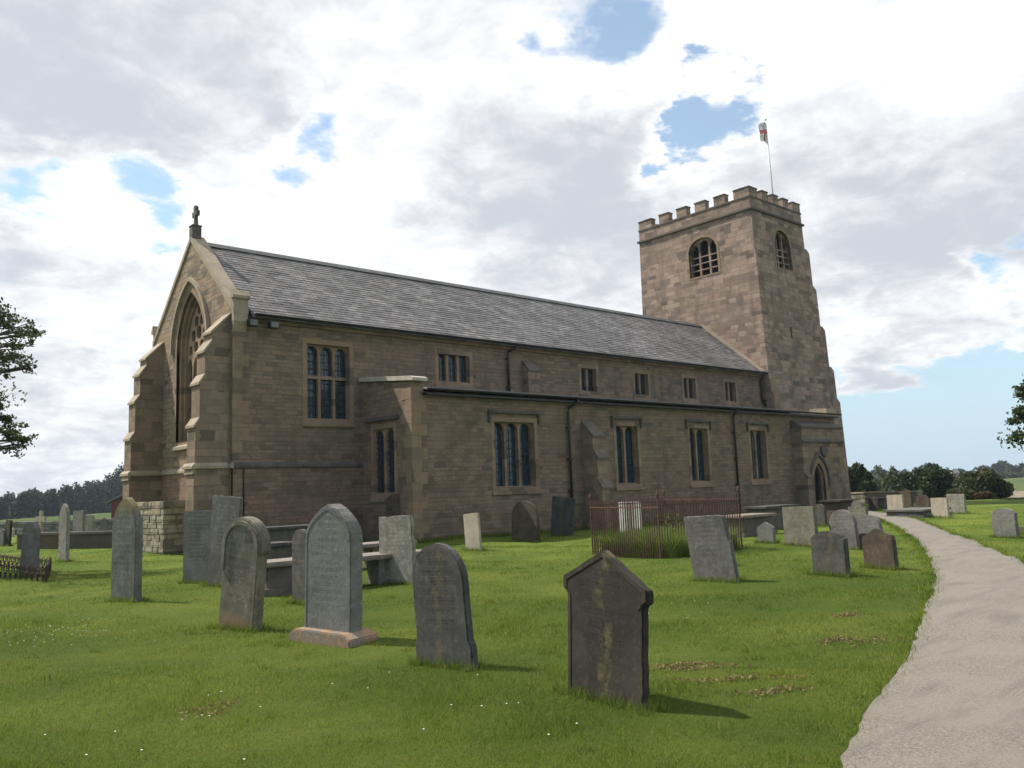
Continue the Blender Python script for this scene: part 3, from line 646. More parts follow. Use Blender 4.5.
MB().box(X0+.6, XT, Y0-.10, Y0+.02, 7.40, 7.53).build('eaves_course', M['ashlar'], ch)
# aisle
SA = fS(YA); holes = []
holes.append(window(SA, 19.52, 21.45, 1.70, 4.05, 3, hood=4.46, dep=.30, nbar=7))
for a in (25.98, 30.84, 35.60): holes.append(window(SA, a, a+1.32, 1.68, 4.05, 2, hood=4.44, dep=.28, nbar=7, mull=.11))
plate('aisle_wall', rect(XA, 43.8, -.5, 4.98), holes, .5, SA, M['wall'], ch)
EA = fE(XA); hE = window(EA, 24.08, 25.36, 1.62, 3.85, 2, dep=.10, nbar=10, mull=.16)
plate('aisle_end_wall', [(YA+.5, -.5), (Y0-.0, -.5), (Y0-.0, 5.62), (YA, 5.28), (YA, 4.981), (YA+.5, 4.981)], [hE], .5, EA, M['wall'], ch)
MB().prism([(23.75, 4.12), (25.78, 4.14), (25.78, 4.27), (23.75, 4.25)], EA, -.11, .02).build('hood_mould', M['darkstone'], ch, bevel=.01)
MB().prism([(YA-.24, 5.29), (YA-.24, 5.40), (YA-.1, 5.46), (Y0-.002, 5.80), (Y0-.002, 5.63)], lambda u, v, d: (XA-.1+d, u, v), 0, .62).build('parapet_coping', M['paleclip'], ch, bevel=.012)
MB().box(XA+.002, XA+.5, YA-.002, YA+.49, 4.981, 5.30).build('kneeler', M['ashlar'], ch)
q = MB()
for k in range(13):
    z0 = -.1+k*.40; L = .6 if k % 2 else .36
    q.box(XA-.01, XA+L, YA-.012, YA+.02, z0+.004, z0+.396); q.box(XA-.013, XA+.02, YA-.008, YA+(.33 if k % 2 else .58), z0+.006, z0+.394)
q.build('quoins', M['ashlar'], ch)
MB().prism([(YA-.26, 5.03), (Y0, 5.66), (Y0, 5.54), (YA-.26, 5.0)], lambda u, v, d: (d, u, v), XA+.52, 43.9).build('aisle_roof', M['lead'], ch)
gutter(XA+.46, 43.95, YA-.33, 5.06)
MB().box(XA+.46, 43.9, YA-.24, YA+.0, 4.86, 4.93).build('fascia', M['black'], ch)
MB().box(43.3, 43.8, YA+.5, Y0+2, -.5, 4.97).build('aisle_wall', M['wall'], ch)
MB().prism([(YA-.1, 5.10), (YA-.1, 5.36), (YA+.9, 5.42), (YA+.9, 5.2)], lambda u, v, d: (d, u, v), 42.9, 43.98).build('parapet_coping', M['coping'], ch, bevel=.015)
# buttresses
SAf = SA
butt(SA, 23.98, 24.62, [(.92, 1.62), (.76, 2.75), (.56, 3.62)], capm=M['wcap'])
butt(S0, 23.84, 24.50, [(.34, 6.62)], mat=M['butt'], capm=M['wcap'])
# lower part of the nave wall hidden by aisle; buttress at the west corner, stepped
fW = lambda u, v, d: (43.8-d, u, v)
butt(fW, YA+.1, YA+.75, [(.86, .9), (.70, 2.6), (.42, 3.6), (.22, 4.2)])
# south doorway projection
PX0, PX1, PY = 39.3, 43.4, 22.45
fP = fS(PY); dh = arch(40.15, 41.25, .02, 1.55, .88, 8)
pw = plate('porch', rect(PX0, PX1, -.5, 4.20), [dh], .45, fP, M['butt'], ch)
MB().box(PX0, PX0+.4, PY+.45, YA, -.5, 4.20).build('porch_side', M['butt'], pw); MB().box(PX1-.4, PX1, PY+.45, YA, -.5, 4.20).build('porch_side', M['butt'], pw)
MB().prism([(PY-.07, 4.20), (PY-.07, 4.32), (YA-.002, 4.62), (YA-.002, 4.20)], lambda u, v, d: (d, u, v), PX0-.06, PX1+.06).build('porch_coping', M['darkstone'], pw, bevel=.015)
MB().prism([(PY, 3.46), (PY-.09, 3.48), (PY-.09, 3.56), (PY, 3.66)], lambda u, v, d: (d, u, v), PX0-.05, PX1+.05).build('string_course', M['darkstone'], pw)
dr = MB(); dr.prism(arch(40.02, 41.38, -.1, 1.55, 1.0, 8), fP, .40, .44); dro = dr.build('door', M['door'], pw)
dd = MB()
for k in range(3): dd.box(40.12, 41.28, PY+.385, PY+.398, .45+k*.6, .51+k*.6)
dd.build('hinge', M['black'], dro)
def oarch(k): return arch(40.15-k, 41.25+k, .02, 1.55, .88+k*1.2, 8)
plate('door_surround', oarch(.26), [oarch(.0)], .09, lambda u, v, d: fP(u, v, d-.03), M['ashlar'], pw)
plate('door_surround', oarch(.0)[:], [oarch(-.1)], .1, lambda u, v, d: fP(u, v, d+.12), M['ashlar'], pw)
hm = MB(); A1 = oarch(.40)[2:]; A2 = oarch(.28)[2:]
for i in range(len(A1)-1): hm.prism([A1[i], A1[i+1], A2[i+1], A2[i]], fP, -.12, .0)
hm.box(40.15-.46, 40.15-.28, PY-.14, PY, 1.28, 1.54); hm.box(41.25+.28, 41.25+.46, PY-.14, PY, 1.28, 1.54); hm.build('hood_mould', M['darkstone'], pw)
sh = MB(); sh.prism([(41.0, 3.28), (41.62, 3.28), (41.62, 2.95), (41.31, 2.68), (41.0, 2.95)], fP, -.10, 0); sh.build('carved_shield', M['darkstone'], pw, bevel=.03)
butt(fS(PY), PX0+.02, PX0+.42, [(.14, 1.75)], parent=pw, capm=M['wcap'])
# tower
def tw(v): return .72*(18.6-v)/18.6         # south face leans out towards its foot
def fTE(u, v, d):                            # east face: u=Y
    k = min(1, (34.35-u)/(34.35-26.682)); return (XT+d, u-tw(v)*max(0, k)+.35*tw(v)*(1-k), v)
def fTS(u, v, d): return (u+.25*tw(v)*(u-XT)/5.6, 26.13-tw(v)+d, v)
bE = arch(28.62, 30.62, 14.0, 15.6, .72, 7); bS = arch(44.15, 45.88, 14.05, 15.6, .8, 7)
slit = rect(44.78, 44.98, 9.85, 10.5)
top = 18.0
tE = plate('tower_wall', rect(26.682, 34.35, -.5, top), [bE], .55, fTE, M['tower'], ch)
tS = plate('tower_wall', rect(XT+.0, 47.6, -.5, top), [bS, slit], .55, lambda u, v, d: fTS(u, v, d-.004), M['tower'], ch)
MB().add([(XT+.56, 26.0, 0), (47.9, 26.0, 0), (47.9, 34.6, 0), (XT+.56, 34.6, 0), (XT+.56, 26.75, 17.4), (47.55, 26.75, 17.4), (47.55, 34.3, 17.4), (XT+.56, 34.3, 17.4)], [(0, 3, 2, 1), (4, 5, 6, 7), (0, 1, 5, 4), (1, 2, 6, 5), (2, 3, 7, 6), (3, 0, 4, 7)]).build('tower_core', M['void'], ch)
MB().add([(47.45, 25.6, 0), (47.95, 25.6, 0), (47.95, 34.7, 0), (47.45, 34.7, 0), (47.1, 26.2, top), (47.6, 26.2, top), (47.6, 34.35, top), (47.1, 34.35, top)], [(0, 3, 2, 1), (4, 5, 6, 7), (0, 1, 5, 4), (1, 2, 6, 5), (2, 3, 7, 6), (3, 0, 4, 7)]).build('tower_wall', M['tower'], ch)
MB().add([(XT+.5, 34.2, 0), (47.9, 34.2, 0), (47.9, 34.75, 0), (XT+.5, 34.75, 0), (XT+.5, 33.8, top), (47.5, 33.8, top), (47.5, 34.36, top), (XT+.5, 34.36, top)], [(0, 3, 2, 1), (4, 5, 6, 7), (0, 1, 5, 4), (1, 2, 6, 5), (2, 3, 7, 6), (3, 0, 4, 7)]).build('tower_wall', M['tower'], ch)
def belfry(f, u0, u1, z0, zs, rise, nl, rows, nm='belfry_window'):
    o = plate(nm, arch(u0-.16, u1+.16, z0-.1, zs, rise+.14, 7), [arch(u0, u1, z0, zs, rise, 7)], .18, lambda u, v, d: f(u, v, d-.02), M['ashlar'], ch)
    hs = []; mu = .12; lw = (u1-u0-.06-mu*(nl-1))/nl; tr = .07
    for i in range(nl):
        a = u0+.03+i*(lw+mu); ht = zs-z0; rh = ht/rows
        for k in range(rows-1): hs.append(rect(a, a+lw, z0+.03+k*rh+tr/2, z0+.03+(k+1)*rh-tr/2))
        topz = zs+rise*(.62 if i in (0, nl-1) else .9)
        hs.append(arch(a, a+lw, z0+.03+(rows-1)*rh+tr/2, topz-lw*.55, lw*.5, 5))
    plate('mullions', arch(u0+.002, u1-.002, z0+.002, zs, rise-.002, 7), hs, .13, lambda u, v, d: f(u, v, d+.20), M['tower'], o)
belfry(fTE, 28.62, 30.62, 14.0, 15.6, .72, 3, 4); belfry(fTS, 44.15, 45.88, 14.05, 15.6, .8, 3, 4)
# cornice string and battlements
cz = 17.22
cn = MB()
for z0, z1, e in ((cz-.07, cz+.06, .13),):
    cn.box(XT-e, 47.6+e, 26.13-e-tw(cz), 26.13-tw(cz)+.05, z0, z1); cn.box(XT-e, XT+.05, 26.13-tw(cz)+.051, 34.35+e, z0, z1)
    cn.box(47.6-.02, 47.6+e, 26.2, 34.35+e, z0, z1); cn.box(XT, 47.6, 34.3, 34.35+e, z0, z1)
cn.build('cornice', M['darkstone'], ch, bevel=.02)
def merlons(x0, x1, y0, y1, n, axis, c0=0):
    L = (x1-x0) if axis == 'x' else (y1-y0); unit = L/(3.4+(n-2)*1.25+n-1); cw = unit*1.7; mw = unit*1.25; out = []
    gap = (L-2*cw-(n-2)*mw)/(n-1); p = 0
    for i in range(n):
        wd = cw if i in (0, n-1) else mw; out.append((p, p+wd)); p += wd+gap
    for a, b_ in out:
        if c0: a = max(a, c0); b_ = min(b_, L-c0)
        mb = MB(); cp = MB(); jz = random.uniform(-.02, .02)
        if axis == 'x': mb.box(x0+a, x0+b_, y0, y1, top+.002, 18.52+jz); cp.box(x0+a-.03, x0+b_+.03, y0-.04, y1+.04, 18.52+jz, 18.60+jz)
        else: mb.box(x0, x1, y0+a, y0+b_, top+.002, 18.52+jz); cp.box(x0-.04, x1+.04, y0+a+(.04 if c0 and a == c0 else -.03), y0+b_-(.04 if c0 and b_ == L-c0 else -.03), 18.52+jz, 18.60+jz)
        o = mb.build('merlon', M['tower'], ch); cp.build('merlon_coping', M['darkstone'], o, bevel=.015)
    return out
yt = 26.13-tw(top)
merlons(XT, 47.6, yt, yt+.4, 5, 'x'); merlons(XT, 47.6, 33.95, 34.35, 5, 'x')
merlons(XT, XT+.4, yt, 34.35, 6, 'y', .401); merlons(47.2, 47.6, yt, 34.35, 6, 'y', .401)
cc = MB(); e = .05
cc.box(XT-e, 47.6+e, yt-e, yt+.45, top-.085, top+.0015); cc.box(XT-e, XT+.45, yt+.451, 34.4, top-.085, top+.0015); cc.box(47.15, 47.65, yt+.451, 34.4, top-.085, top+.0015); cc.box(XT+.451, 47.149, 33.9, 34.4, top-.085, top+.0015)
cc.build('crenel_coping', M['darkstone'], ch)
MB().box(XT+.6, 47.0, yt+.6, 33.8, 17.41, 17.5).build('tower_roof', M['lead'], ch)
# stepped buttress rising on the tower's south-west corner, projecting west
def fTW(u, v, d): return (47.55-d, u-tw(v)*.8, v)
for p_, z0, z1 in ((2.25, -.5, 6.35), (1.95, 6.35, 8.3), (1.45, 8.3, 10.8), (.95, 10.8, 13.3), (.60, 13.3, 15.6)):
    b = MB(); b.prism([(0, z0), (p_, z0), (p_, z1-.12), (p_-.28, z1+.12), (0, z1+.12)], lambda u, v, d: (47.55+u, d-tw(v)*.9, v), 26.1+.04*(z1/20), 26.95); b.build('buttress', M['tower'], ch)
# small stepped quoin buttress where nave meets tower
for z0_, z1_, e_ in ((4.8, 6.55, .42), (6.55, 7.3, .26)): MB().prism([(0, z0_), (e_, z0_), (e_, z1_-.1), (0, z1_+.12)], lambda u, v, d: (d, 25.95-tw(6)+.42-u-.0, v), 42.03, 42.5).build('corner_buttress', M['ashlar'], ch)
# rainwater pipes
def pipe(pts, r=.055):
    mb = MB(); mb.tube(pts, r, 8)
    o = mb.build('drainpipe', M['black'], ch, smooth=True)
    c = MB(); z0, z1 = pts[-1][2], pts[-2][2]; k = z0+.3
    while k < z1: c.box(pts[-1][0]-.09, pts[-1][0]+.09, pts[-1][1]-.07, pts[-1][1]+.1, k-.025, k+.025); k += 1.2
    c.build('pipe_bracket', M['black'], o)
pipe([(23.25, ye-.03, 7.52), (23.2, ye+.02, 7.42), (22.95, Y0-.12, 7.28), (22.95, Y0-.1, 7.1), (22.95, Y0-.1, 5.5)])
pipe([(23.55, YA-.33, 4.98), (23.5, YA-.28, 4.85), (23.18, YA-.12, 4.65), (23.18, YA-.11, 4.5), (23.18, YA-.11, .0)])
pipe([(34.2, YA-.33, 4.98), (34.17, YA-.25, 4.86), (34.16, YA-.12, 4.7), (34.16, YA-.11, 4.6), (34.16, YA-.11, .0)])
pipe([(41.75, ye-.03, 7.5), (41.7, Y0-.12, 7.2), (41.7, Y0-.1, 7.1), (41.75, Y0-.1, 6.1), (42.0, Y0-.15, 5.75)])
pipe([(X0+.35, Y0-.06, 2.62), (X0+.35, Y0-.06, 2.5), (X0+.35, Y0-.06, .0)], .022)
# floodlights at the chancel corner
for dx_ in (.52, 1.25):
    f_ = MB(); f_.box(X0+dx_-.16, X0+dx_+.16, Y0-.42, Y0-.22, 7.18, 7.42); o = f_.build('floodlight', M['black'], ch, bevel=.02)
    MB().box(X0+dx_-.13, X0+dx_+.13, Y0-.425, Y0-.421, 7.21, 7.39).build('lamp_glass', M['lead'], o); MB().box(X0+dx_-.03, X0+dx_+.03, Y0-.22, Y0+.01, 7.27, 7.33).build('bracket', M['black'], o)

# flagpole with limp flag on the tower roof
fp = empty('flagpole', (46.7, 27.3, 17.45)); tag(fp, 'white leaning flagpole with furled red and white flag on the church tower', 'flagpole')
base = Vector((46.7, 27.3, 17.45)); tip = Vector((46.35, 27.25, 24.1))
MB().tube([base, (base+tip)/2, tip], [.06, .05, .035], 8).build('pole', M['white'], fp, smooth=True)
MB().tube([tip+Vector((0, 0, z)) for z in (0, .05, .12, .16)], [.03, .08, .08, .02], 10).build('pole_cap', M['white'], fp, smooth=True)
fl = MB(); NU, NV = 12, 14
for j in range(NV+1):
    for i in range(NU+1):
        u = i/NU; v = j/NV
        x = .05-.80*u*(1-.25*v)+.06*math.sin(u*16+v*3); y = .09*math.sin(u*19+v*2)+.04*math.sin(v*9); z = -1.45*v*(1-.25*u)-.35*u
        p = tip+Vector((x, y, z-.05)); fl.v.append(tuple(p))
redf = MB(); redf.v = list(fl.v)
for j in range(NV):
    for i in range(NU):
        q_ = (j*(NU+1)+i, j*(NU+1)+i+1, (j+1)*(NU+1)+i+1, (j+1)*(NU+1)+i)
        (redf if (5 <= j <= 7 or 5 <= i <= 6) else fl).f.append(q_)
fo = fl.build('flag', M['whitecloth'], fp, smooth=True); redf.build('red_cross', M['redcloth'], fo, smooth=True)

# ------------------------------------------------------------------ rough stone block beside the gable
sb = MB(); rw = random.Random(3)
x0, x1, y0, y1 = 9.78, 11.1, 27.96, 30.7
zc = -.2
while zc < 1.62:
    hh = .20+rw.uniform(-.02, .03); zt = min(zc+hh, 1.70)
    yy = y0+.0
    while yy < y1-.05:
        L = rw.uniform(.25, .5); ye_ = min(yy+L, y1); p_ = rw.uniform(0, .05); sb.box(x0-p_, x0+.4, yy+.006, ye_-.006, zc+.004, zt-.004, ); yy = ye_
    xx = x0+.0
    while xx < x1-.05:
        L = rw.uniform(.25, .5); xe = min(xx+L, x1); p_ = rw.uniform(0, .03); sb.box(xx+.006, xe-.006, y0-p_-.01, y0+.4, zc+.008, zt-.008); xx = xe
    zc = zt
core = MB(); core.box(x0+.012, x1, y0+.012, y1, -.3, 1.66)
so_ = empty('stone_block', (x0, y0, 0)); tag(so_, 'waist-high rough stone block of pale hammered masonry against the church east gable', 'stone block')
sb.build('masonry', M['rough'], so_, bevel=.012); core.build('core', M['rough'], so_)

# ------------------------------------------------------------------ trees
def tree(name, label, loc, trunk_pts, trunk_r, crowns, leafmat_, leaf, group=None, cat='tree', limbs=()):
    """crowns: list of (center, radii, n, lumps, lump, bottom)"""
    z = hz(loc[0], loc[1]); t = empty(name, (loc[0], loc[1], z)); tag(t, label, cat, group)
    mb = MB()
    if trunk_pts: mb.tube(trunk_pts, trunk_r, 8)
    for pts, rs in limbs: mb.tube(pts, rs, 6)
    if mb.v: mb.build('trunk', M['bark'], t, smooth=True)
    Cs = []
    for i, (c, rad, n, lumps, lump, bot) in enumerate(crowns): Cs.append(crown_points(c, rad, n, lumps, lump, seed=int(abs(loc[0]*13+loc[1]*7))+i, bottom=bot))
    C = np.concatenate(Cs); off = np.array(world_off(t)); tint = tint_of(len(C))
    o = tri_object('crown', leaves(C-off, leaf), tint, leafmat_, 4, t); return t
def bush_px(name, label, pxl, pxr, ytop, depth, matn, leaf, n, base_drop=None, group=None, lumps=30, lump=.34, asp=1., cat='tree'):
    c = (pxl+pxr)/2; p = at_dist(c, ytop, depth); w_ = (pxr-pxl)/FPX*depth*1.25; zb = hz(p[0], p[1]); h = (p[2]-zb)*1.12
    tree(name, label, (p[0], p[1]), [(p[0], p[1], zb-.2), (p[0], p[1], zb+h*.55)], [max(.12, h*.04), max(.05, h*.02)],
         [((p[0], p[1], zb+h*.5), (w_/2*.98, w_/2*.98*asp, h*.52), n, lumps, lump, -.95)], M[matn], leaf, group, cat)
gF = 'trees beyond the churchyard wall'
bush_px('tree', 'large rounded dark green tree beyond the pale wall, right of the church', 897, 951, 467, 78, 'hedge', .2, 22000, group=gF, lumps=70, lump=.3)
bush_px('tree', 'dark tree just beside the right corner of the church', 836, 872, 467, 70, 'hedge', .2, 11000, group=gF)
bush_px('tree', 'small olive tree in the gap between the two dark trees', 868, 890, 474, 120, 'hedge2', .3, 2200, group=gF)
bush_px('tree', 'low mottled tree left of the large rounded tree', 880, 903, 476, 105, 'hedge2', .3, 2200, group=gF)
bush_px('tree', 'dark spreading tree between the rounded tree and the green hill field', 957, 1001, 472, 66, 'hedge2', .17, 15000, group=gF)
bush_px('bush', 'copper brown bush at the foot of the spreading tree', 974, 990, 492, 56, 'brownleaf', .09, 3000, cat='bush')
bush_px('bush', 'small dark green bush between the pale square headstones and the copper bush', 947, 972, 489, 57, 'hedge2', .09, 2600, cat='bush')
bush_px('hedge', 'low dark hedge below the pale cottage roofs at the right edge', 1000, 1060, 500, 50, 'hedge', .10, 7000, cat='hedge', lumps=60, lump=.3)
k = 0
for (xl, xr, yt_, dp, lab) in ((838, 870, 468, 420, 'far tree just showing beside the church corner on the skyline'), (866, 892, 470, 470, 'far pale tree on the skyline left of the big round tree'), (884, 912, 471, 520, 'small far tree behind the left flank of the big round tree'),
     (945, 975, 471, 430, 'far tree on the skyline behind the pinkish house'), (968, 1000, 468, 500, 'broad far tree left of the blue-green skyline hump'), (988, 1012, 463, 480, 'tallest far tree on the skyline near the right edge'),
     (1004, 1034, 465, 440, 'far tree at the right end of the skyline'), (1022, 1060, 466, 500, 'far tree reaching out of the photo at the right'), (905, 940, 470, 600, 'far tree hidden mostly by the big round tree')):
    p = at_dist((xl+xr)/2, yt_, dp); zb = hz(p[0], p[1]); w_ = (xr-xl)/FPX*dp
    tree('tree', lab, (p[0], p[1]), [(p[0], p[1], zb-1), (p[0], p[1], zb+3)], [.4, .2], [((p[0], p[1], (p[2]+zb-1)/2), (w_*.5, w_*.5, max(3., (p[2]-zb+1)/2)*1.25), 2600, 30, .38, -.9)], M['farleaf'], 1.0, 'far trees on the skyline')
def far_strip(name, label, pts, n, leaf, matn, hgt):      # a hedgerow or wood far away, read as one mass
    Cs = []
    for i in range(n):
        t = RNG.uniform(0, len(pts)-1.001); j = int(t); fr = t-j; px = pts[j][0]*(1-fr)+pts[j+1][0]*fr; py = pts[j][1]*(1-fr)+pts[j+1][1]*fr; dp = (pts[j][2]*(1-fr)+pts[j+1][2]*fr)+RNG.uniform(0, 40)
        lump = 2.2*abs(mnoise.noise(Vector((px*.11, 3, 0))))+1.2*mnoise.noise(Vector((px*.31, 7, dp*.02)))
        p = at_dist(px, py-lump+1, dp); zb = hz(p[0], p[1]); f_ = RNG.uniform(0, 1)**.7; z = zb+(p[2]-zb)*f_
        Cs.append((p[0]+RNG.normal(0, 1.2), p[1]+RNG.normal(0, 1.2), z))
    C = np.array(Cs); o = tri_object(name, leaves(C, leaf), tint_of(len(C)), M[matn], 4); tag(o, label, 'wood', kind='stuff')
far_strip('hedgerow', 'long far hedgerow and woodland under the skyline at the right', [(835, 473, 330), (880, 475, 340), (930, 476, 360), (985, 474, 340), (1040, 471, 330)], 14000, .9, 'farleaf', 8)
# wood on the left: rounded crowns along the brow
def wood():
    Cs = []; prof = [(-140, 492), (-60, 496), (-20, 500), (0, 501), (20, 497), (32, 493), (48, 496), (60, 492), (78, 489), (98, 489), (108, 482), (118, 473), (135, 467), (160, 466), (200, 470)]
    xs = [p[0] for p in prof]; ys = [p[1] for p in prof]; rr = random.Random(5); lst = []
    px = -140
    while px < 200:
        top_ = np.interp(px, xs, ys)+rr.uniform(-1.5, 3); dp = np.interp(px, [-140, 0, 200], [185, 215, 290])+rr.uniform(-5, 45); wpx = rr.uniform(11, 20)
        lst.append((px, top_, dp, wpx)); px += rr.uniform(3.5, 8)
    for px, ty, dp, wpx in lst:
        p = at_dist(px, ty, dp); zb = hz(p[0], p[1]); rad = wpx/FPX*dp*.75
        zc_ = (p[2]+zb)/2+.3; hh = max((p[2]-zb)/2, 2.)*1.3
        Cs.append(crown_points((p[0], p[1], zc_), (rad, rad, hh), 4200, 40, .36, seed=int(px*7+3000), bottom=-1.1))
    C = np.concatenate(Cs); o = tri_object('wood', leaves(C, .55), tint_of(len(C)), M['farleaf'], 4)
    tag(o, 'dark wood of rounded trees beyond the field behind the left wall', 'wood', kind='stuff')
wood()
# overhanging tree on the left
def near_tree(name, label, tpx, tby, dp, blobs, leaf, seed, n=420):
    p = at_dist(tpx, tby, dp); gx, gy = p[0], p[1]; zb = hz(gx, gy); t = empty(name, (gx, gy, zb)); tag(t, label, 'tree')
    rr = random.Random(seed); mb = MB(); fork = Vector((gx, gy, zb+3.0))
    mb.tube([(gx, gy, zb-.3), (gx+.05, gy, zb+1.5), fork, (gx-.2, gy+.1, zb+6), (gx-.1, gy+.3, zb+9)], [.42, .34, .28, .2, .08], 10)
    Cs = []
    for (bx, by, rpx, wgt) in blobs:
        c_ = Vector(at_dist(bx, by, dp+rr.uniform(-.8, .8))); r_ = rpx/FPX*dp
        st = Vector((gx, gy, zb+min(8, max(2.6, c_.z-zb-1.2)))); mid_ = (st+c_)/2+Vector((0, 0, .35))
        mb.tube([st, mid_, c_], [.11, .06, .02], 6)
        for k in range(9):
            e_ = c_+Vector([rr.gauss(0, 1)*r_*.55 for _ in range(3)]); mb.tube([mid_.lerp(c_, rr.uniform(.5, 1)), (c_+e_)/2+Vector((0, 0, .05)), e_], [.018, .012, .005], 4, cap=False)
            m_ = int(n*wgt/9); cl = np.array(e_)+RNG.normal(size=(m_, 3))*r_*.26*np.array([1, 1, .6]); Cs.append(cl)
    mb.build('trunk', M['bark'], t, smooth=True); C = np.concatenate(Cs)-np.array(world_off(t))
    tri_object('crown', leaves(C, leaf), tint_of(len(C)), M['leaf'], 4, t)
near_tree('tree', 'leafy tree reaching into the photo at the left edge', -150, 520, 22,
          [(-4, 312, 18, 1.), (8, 325, 14, .8), (24, 330, 13, .7), (36, 333, 7, .35), (4, 352, 16, 1.), (20, 355, 12, .6), (14, 345, 10, .5), (31, 368, 7, .2), (3, 370, 9, .6),
           (2, 418, 10, .9), (8, 432, 12, 1.1), (24, 440, 9, .6), (16, 448, 9, .4), (-8, 445, 12, .8), (-4, 405, 8, .6), (-40, 330, 40, 3), (-50, 400, 40, 3), (-90, 300, 55, 4), (-150, 260, 60, 4), (-120, 380, 55, 4), (-190, 350, 60, 4), (-60, 260, 30, 2)], .052, 11, 300)
near_tree('tree', 'dense dark tree cut off by the right edge of the photo', 1130, 520, 40,
          [(1029, 398, 10, 1.4), (1030, 416, 11, 1.8), (1023, 411, 6, .9), (1030, 430, 6, .9), (1036, 385, 8, 1.), (1060, 390, 30, 4), (1060, 430, 26, 4), (1100, 370, 40, 5), (1140, 400, 40, 5), (1095, 430, 30, 4), (1110, 320, 35, 4)], .10, 12, 620)

# ------------------------------------------------------------------ distant buildings
def house(name, label, p, w_, d_, hw, hr, rz, wall, roofm, chim=True, winds=2):
    zb = hz(p[0], p[1]); t = empty(name, (p[0], p[1], zb), rz); tag(t, label, 'house')
    MB().box(-w_/2, w_/2, -d_/2, d_/2, -1, hw).build('wall', wall, t, local=True)
    MB().prism([(-d_/2, hw+.002), (d_/2, hw+.002), (0, hr-.1)], lambda u, v, d: (d, u, v), -w_/2+.01, w_/2-.01).build('gable', wall, t, local=True)
    r_ = MB(); r_.prism([(-d_/2-.3, hw-.15), (0, hr), (0, hr-.14), (-d_/2-.3, hw-.3)], lambda u, v, d: (d, u, v), -w_/2-.2, w_/2+.2)
    r_.prism([(d_/2+.3, hw-.15), (0.001, hr), (0.001, hr-.14), (d_/2+.3, hw-.3)], lambda u, v, d: (d, u, v), -w_/2-.2, w_/2+.2); ro = r_.build('roof', roofm, t, local=True)
    if chim:
        MB().box(-w_/2+.1, -w_/2+.9, -.4, .4, hr-1.2, hr+1.3).build('chimney', wall, ro, local=True); MB().box(-w_/2+.02, -w_/2+.98, -.48, .48, hr+1.3, hr+1.5).build('chimney_cap', wall, ro, local=True)
    for i in range(winds):
        u = -w_/2+w_*(i+.5)/winds; fo_ = MB().box(u-.5, u+.5, -d_/2-.05, -d_/2+.02, 1.0, 2.3).build('window', M['white'], t, local=True); MB().box(u-.42, u+.42, -d_/2-.06, -d_/2-.052, 1.08, 2.22).build('pane', M['glass'], fo_, local=True)
    return t
p = at_dist(171, 505, 62); house('house', 'red brick house with chimney and slate roof peeping out behind the church gable', (p[0], p[1]), 5.2, 6, 2.0, 3.2, R(40), M['redbrick'], M['lead'])
hp = at_dist(127, 466, 60)
p = at_dist(954, 470, 330); zt_ = p[2]-hz(p[0], p[1]); house('house', 'far pinkish house on the skyline right of the round tree', (p[0], p[1]), 2.6, 2.4, zt_-1.0, zt_, R(-40), plain('pink_render', (.5, .36, .30), .9), M['slate'], False)
p = at_dist(1001, 490.5, 95); zt_ = p[2]-hz(p[0], p[1]); house('cottage', 'pale gabled cottage beyond the hedge, left one of two at the right edge', (p[0], p[1]), 3.2, 1.4, zt_-.9, zt_, R(-30), plain('cream_render', (.5, .46, .40), .9), M['coping'], False)
p = at_dist(1024, 491, 88); zt_ = p[2]-hz(p[0], p[1]); house('cottage', 'wider pale cottage roof cut off by the right edge', (p[0], p[1]), 4.0, 3.0, zt_-1.2, zt_, R(-30), plain('cream_render', (.5, .46, .40), .9), M['coping'], False)

# ------------------------------------------------------------------ walls of the churchyard
def wall_run(name, label, pts, h, t, mat, cap=None, capt=.1):
    o = empty(name, (pts[0][0], pts[0][1], hz(*pts[0]))); tag(o, label, 'wall'); a = MB(); b = MB()
    P_ = dens_poly(np.array(pts, float), 1.5)
    for p0, p1 in zip(P_[:-1], P_[1:]):
        d = (p1-p0)/np.linalg.norm(p1-p0); n = np.array([d[1], -d[0]])*t/2; z0, z1 = hz(*p0), hz(*p1); j = random.uniform(-.02, .02)
        def seg(mb, n, b0, b1, t0, t1): mb.add([(*(p0-n), b0), (*(p0+n), b0), (*(p1+n), b1), (*(p1-n), b1), (*(p0-n), t0), (*(p0+n), t0), (*(p1+n), t1), (*(p1-n), t1)], [(0, 3, 2, 1), (4, 5, 6, 7), (0, 1, 5, 4), (1, 2, 6, 5), (2, 3, 7, 6), (3, 0, 4, 7)])
        seg(a, n, z0-.3, z1-.3, z0+h, z1+h)
        if cap: seg(b, n*1.25, z0+h+.002, z1+h+.002, z0+h+capt+j, z1+h+capt+j)
    a.build('masonry', mat, o)
    if cap: b.build('coping', cap, o)
    return o
wall_run('low_wall', 'low brown stone wall with flat coping at the left, beside the church gable', [(8.0, 38.6), (10.1, 33.4), (10.6, 34.6), (13, 36)][:2], .55, .45, M['brownwall'], M['darkstone'], .10)
wall_run('boundary_wall', 'grey dry stone wall between the left graves and the field', [(2, 72), (8, 66), (11.4, 61), (15.5, 51.4), (19, 45)], .62, .5, M['drystone'], M['drystone'], .16)
wall_run('boundary_wall', 'pale stone churchyard wall beyond the church and path', [(55, 34), (52.9, 27.4), (51.3, 22)], .62, .4, M['palewall'], M['coping'], .08)

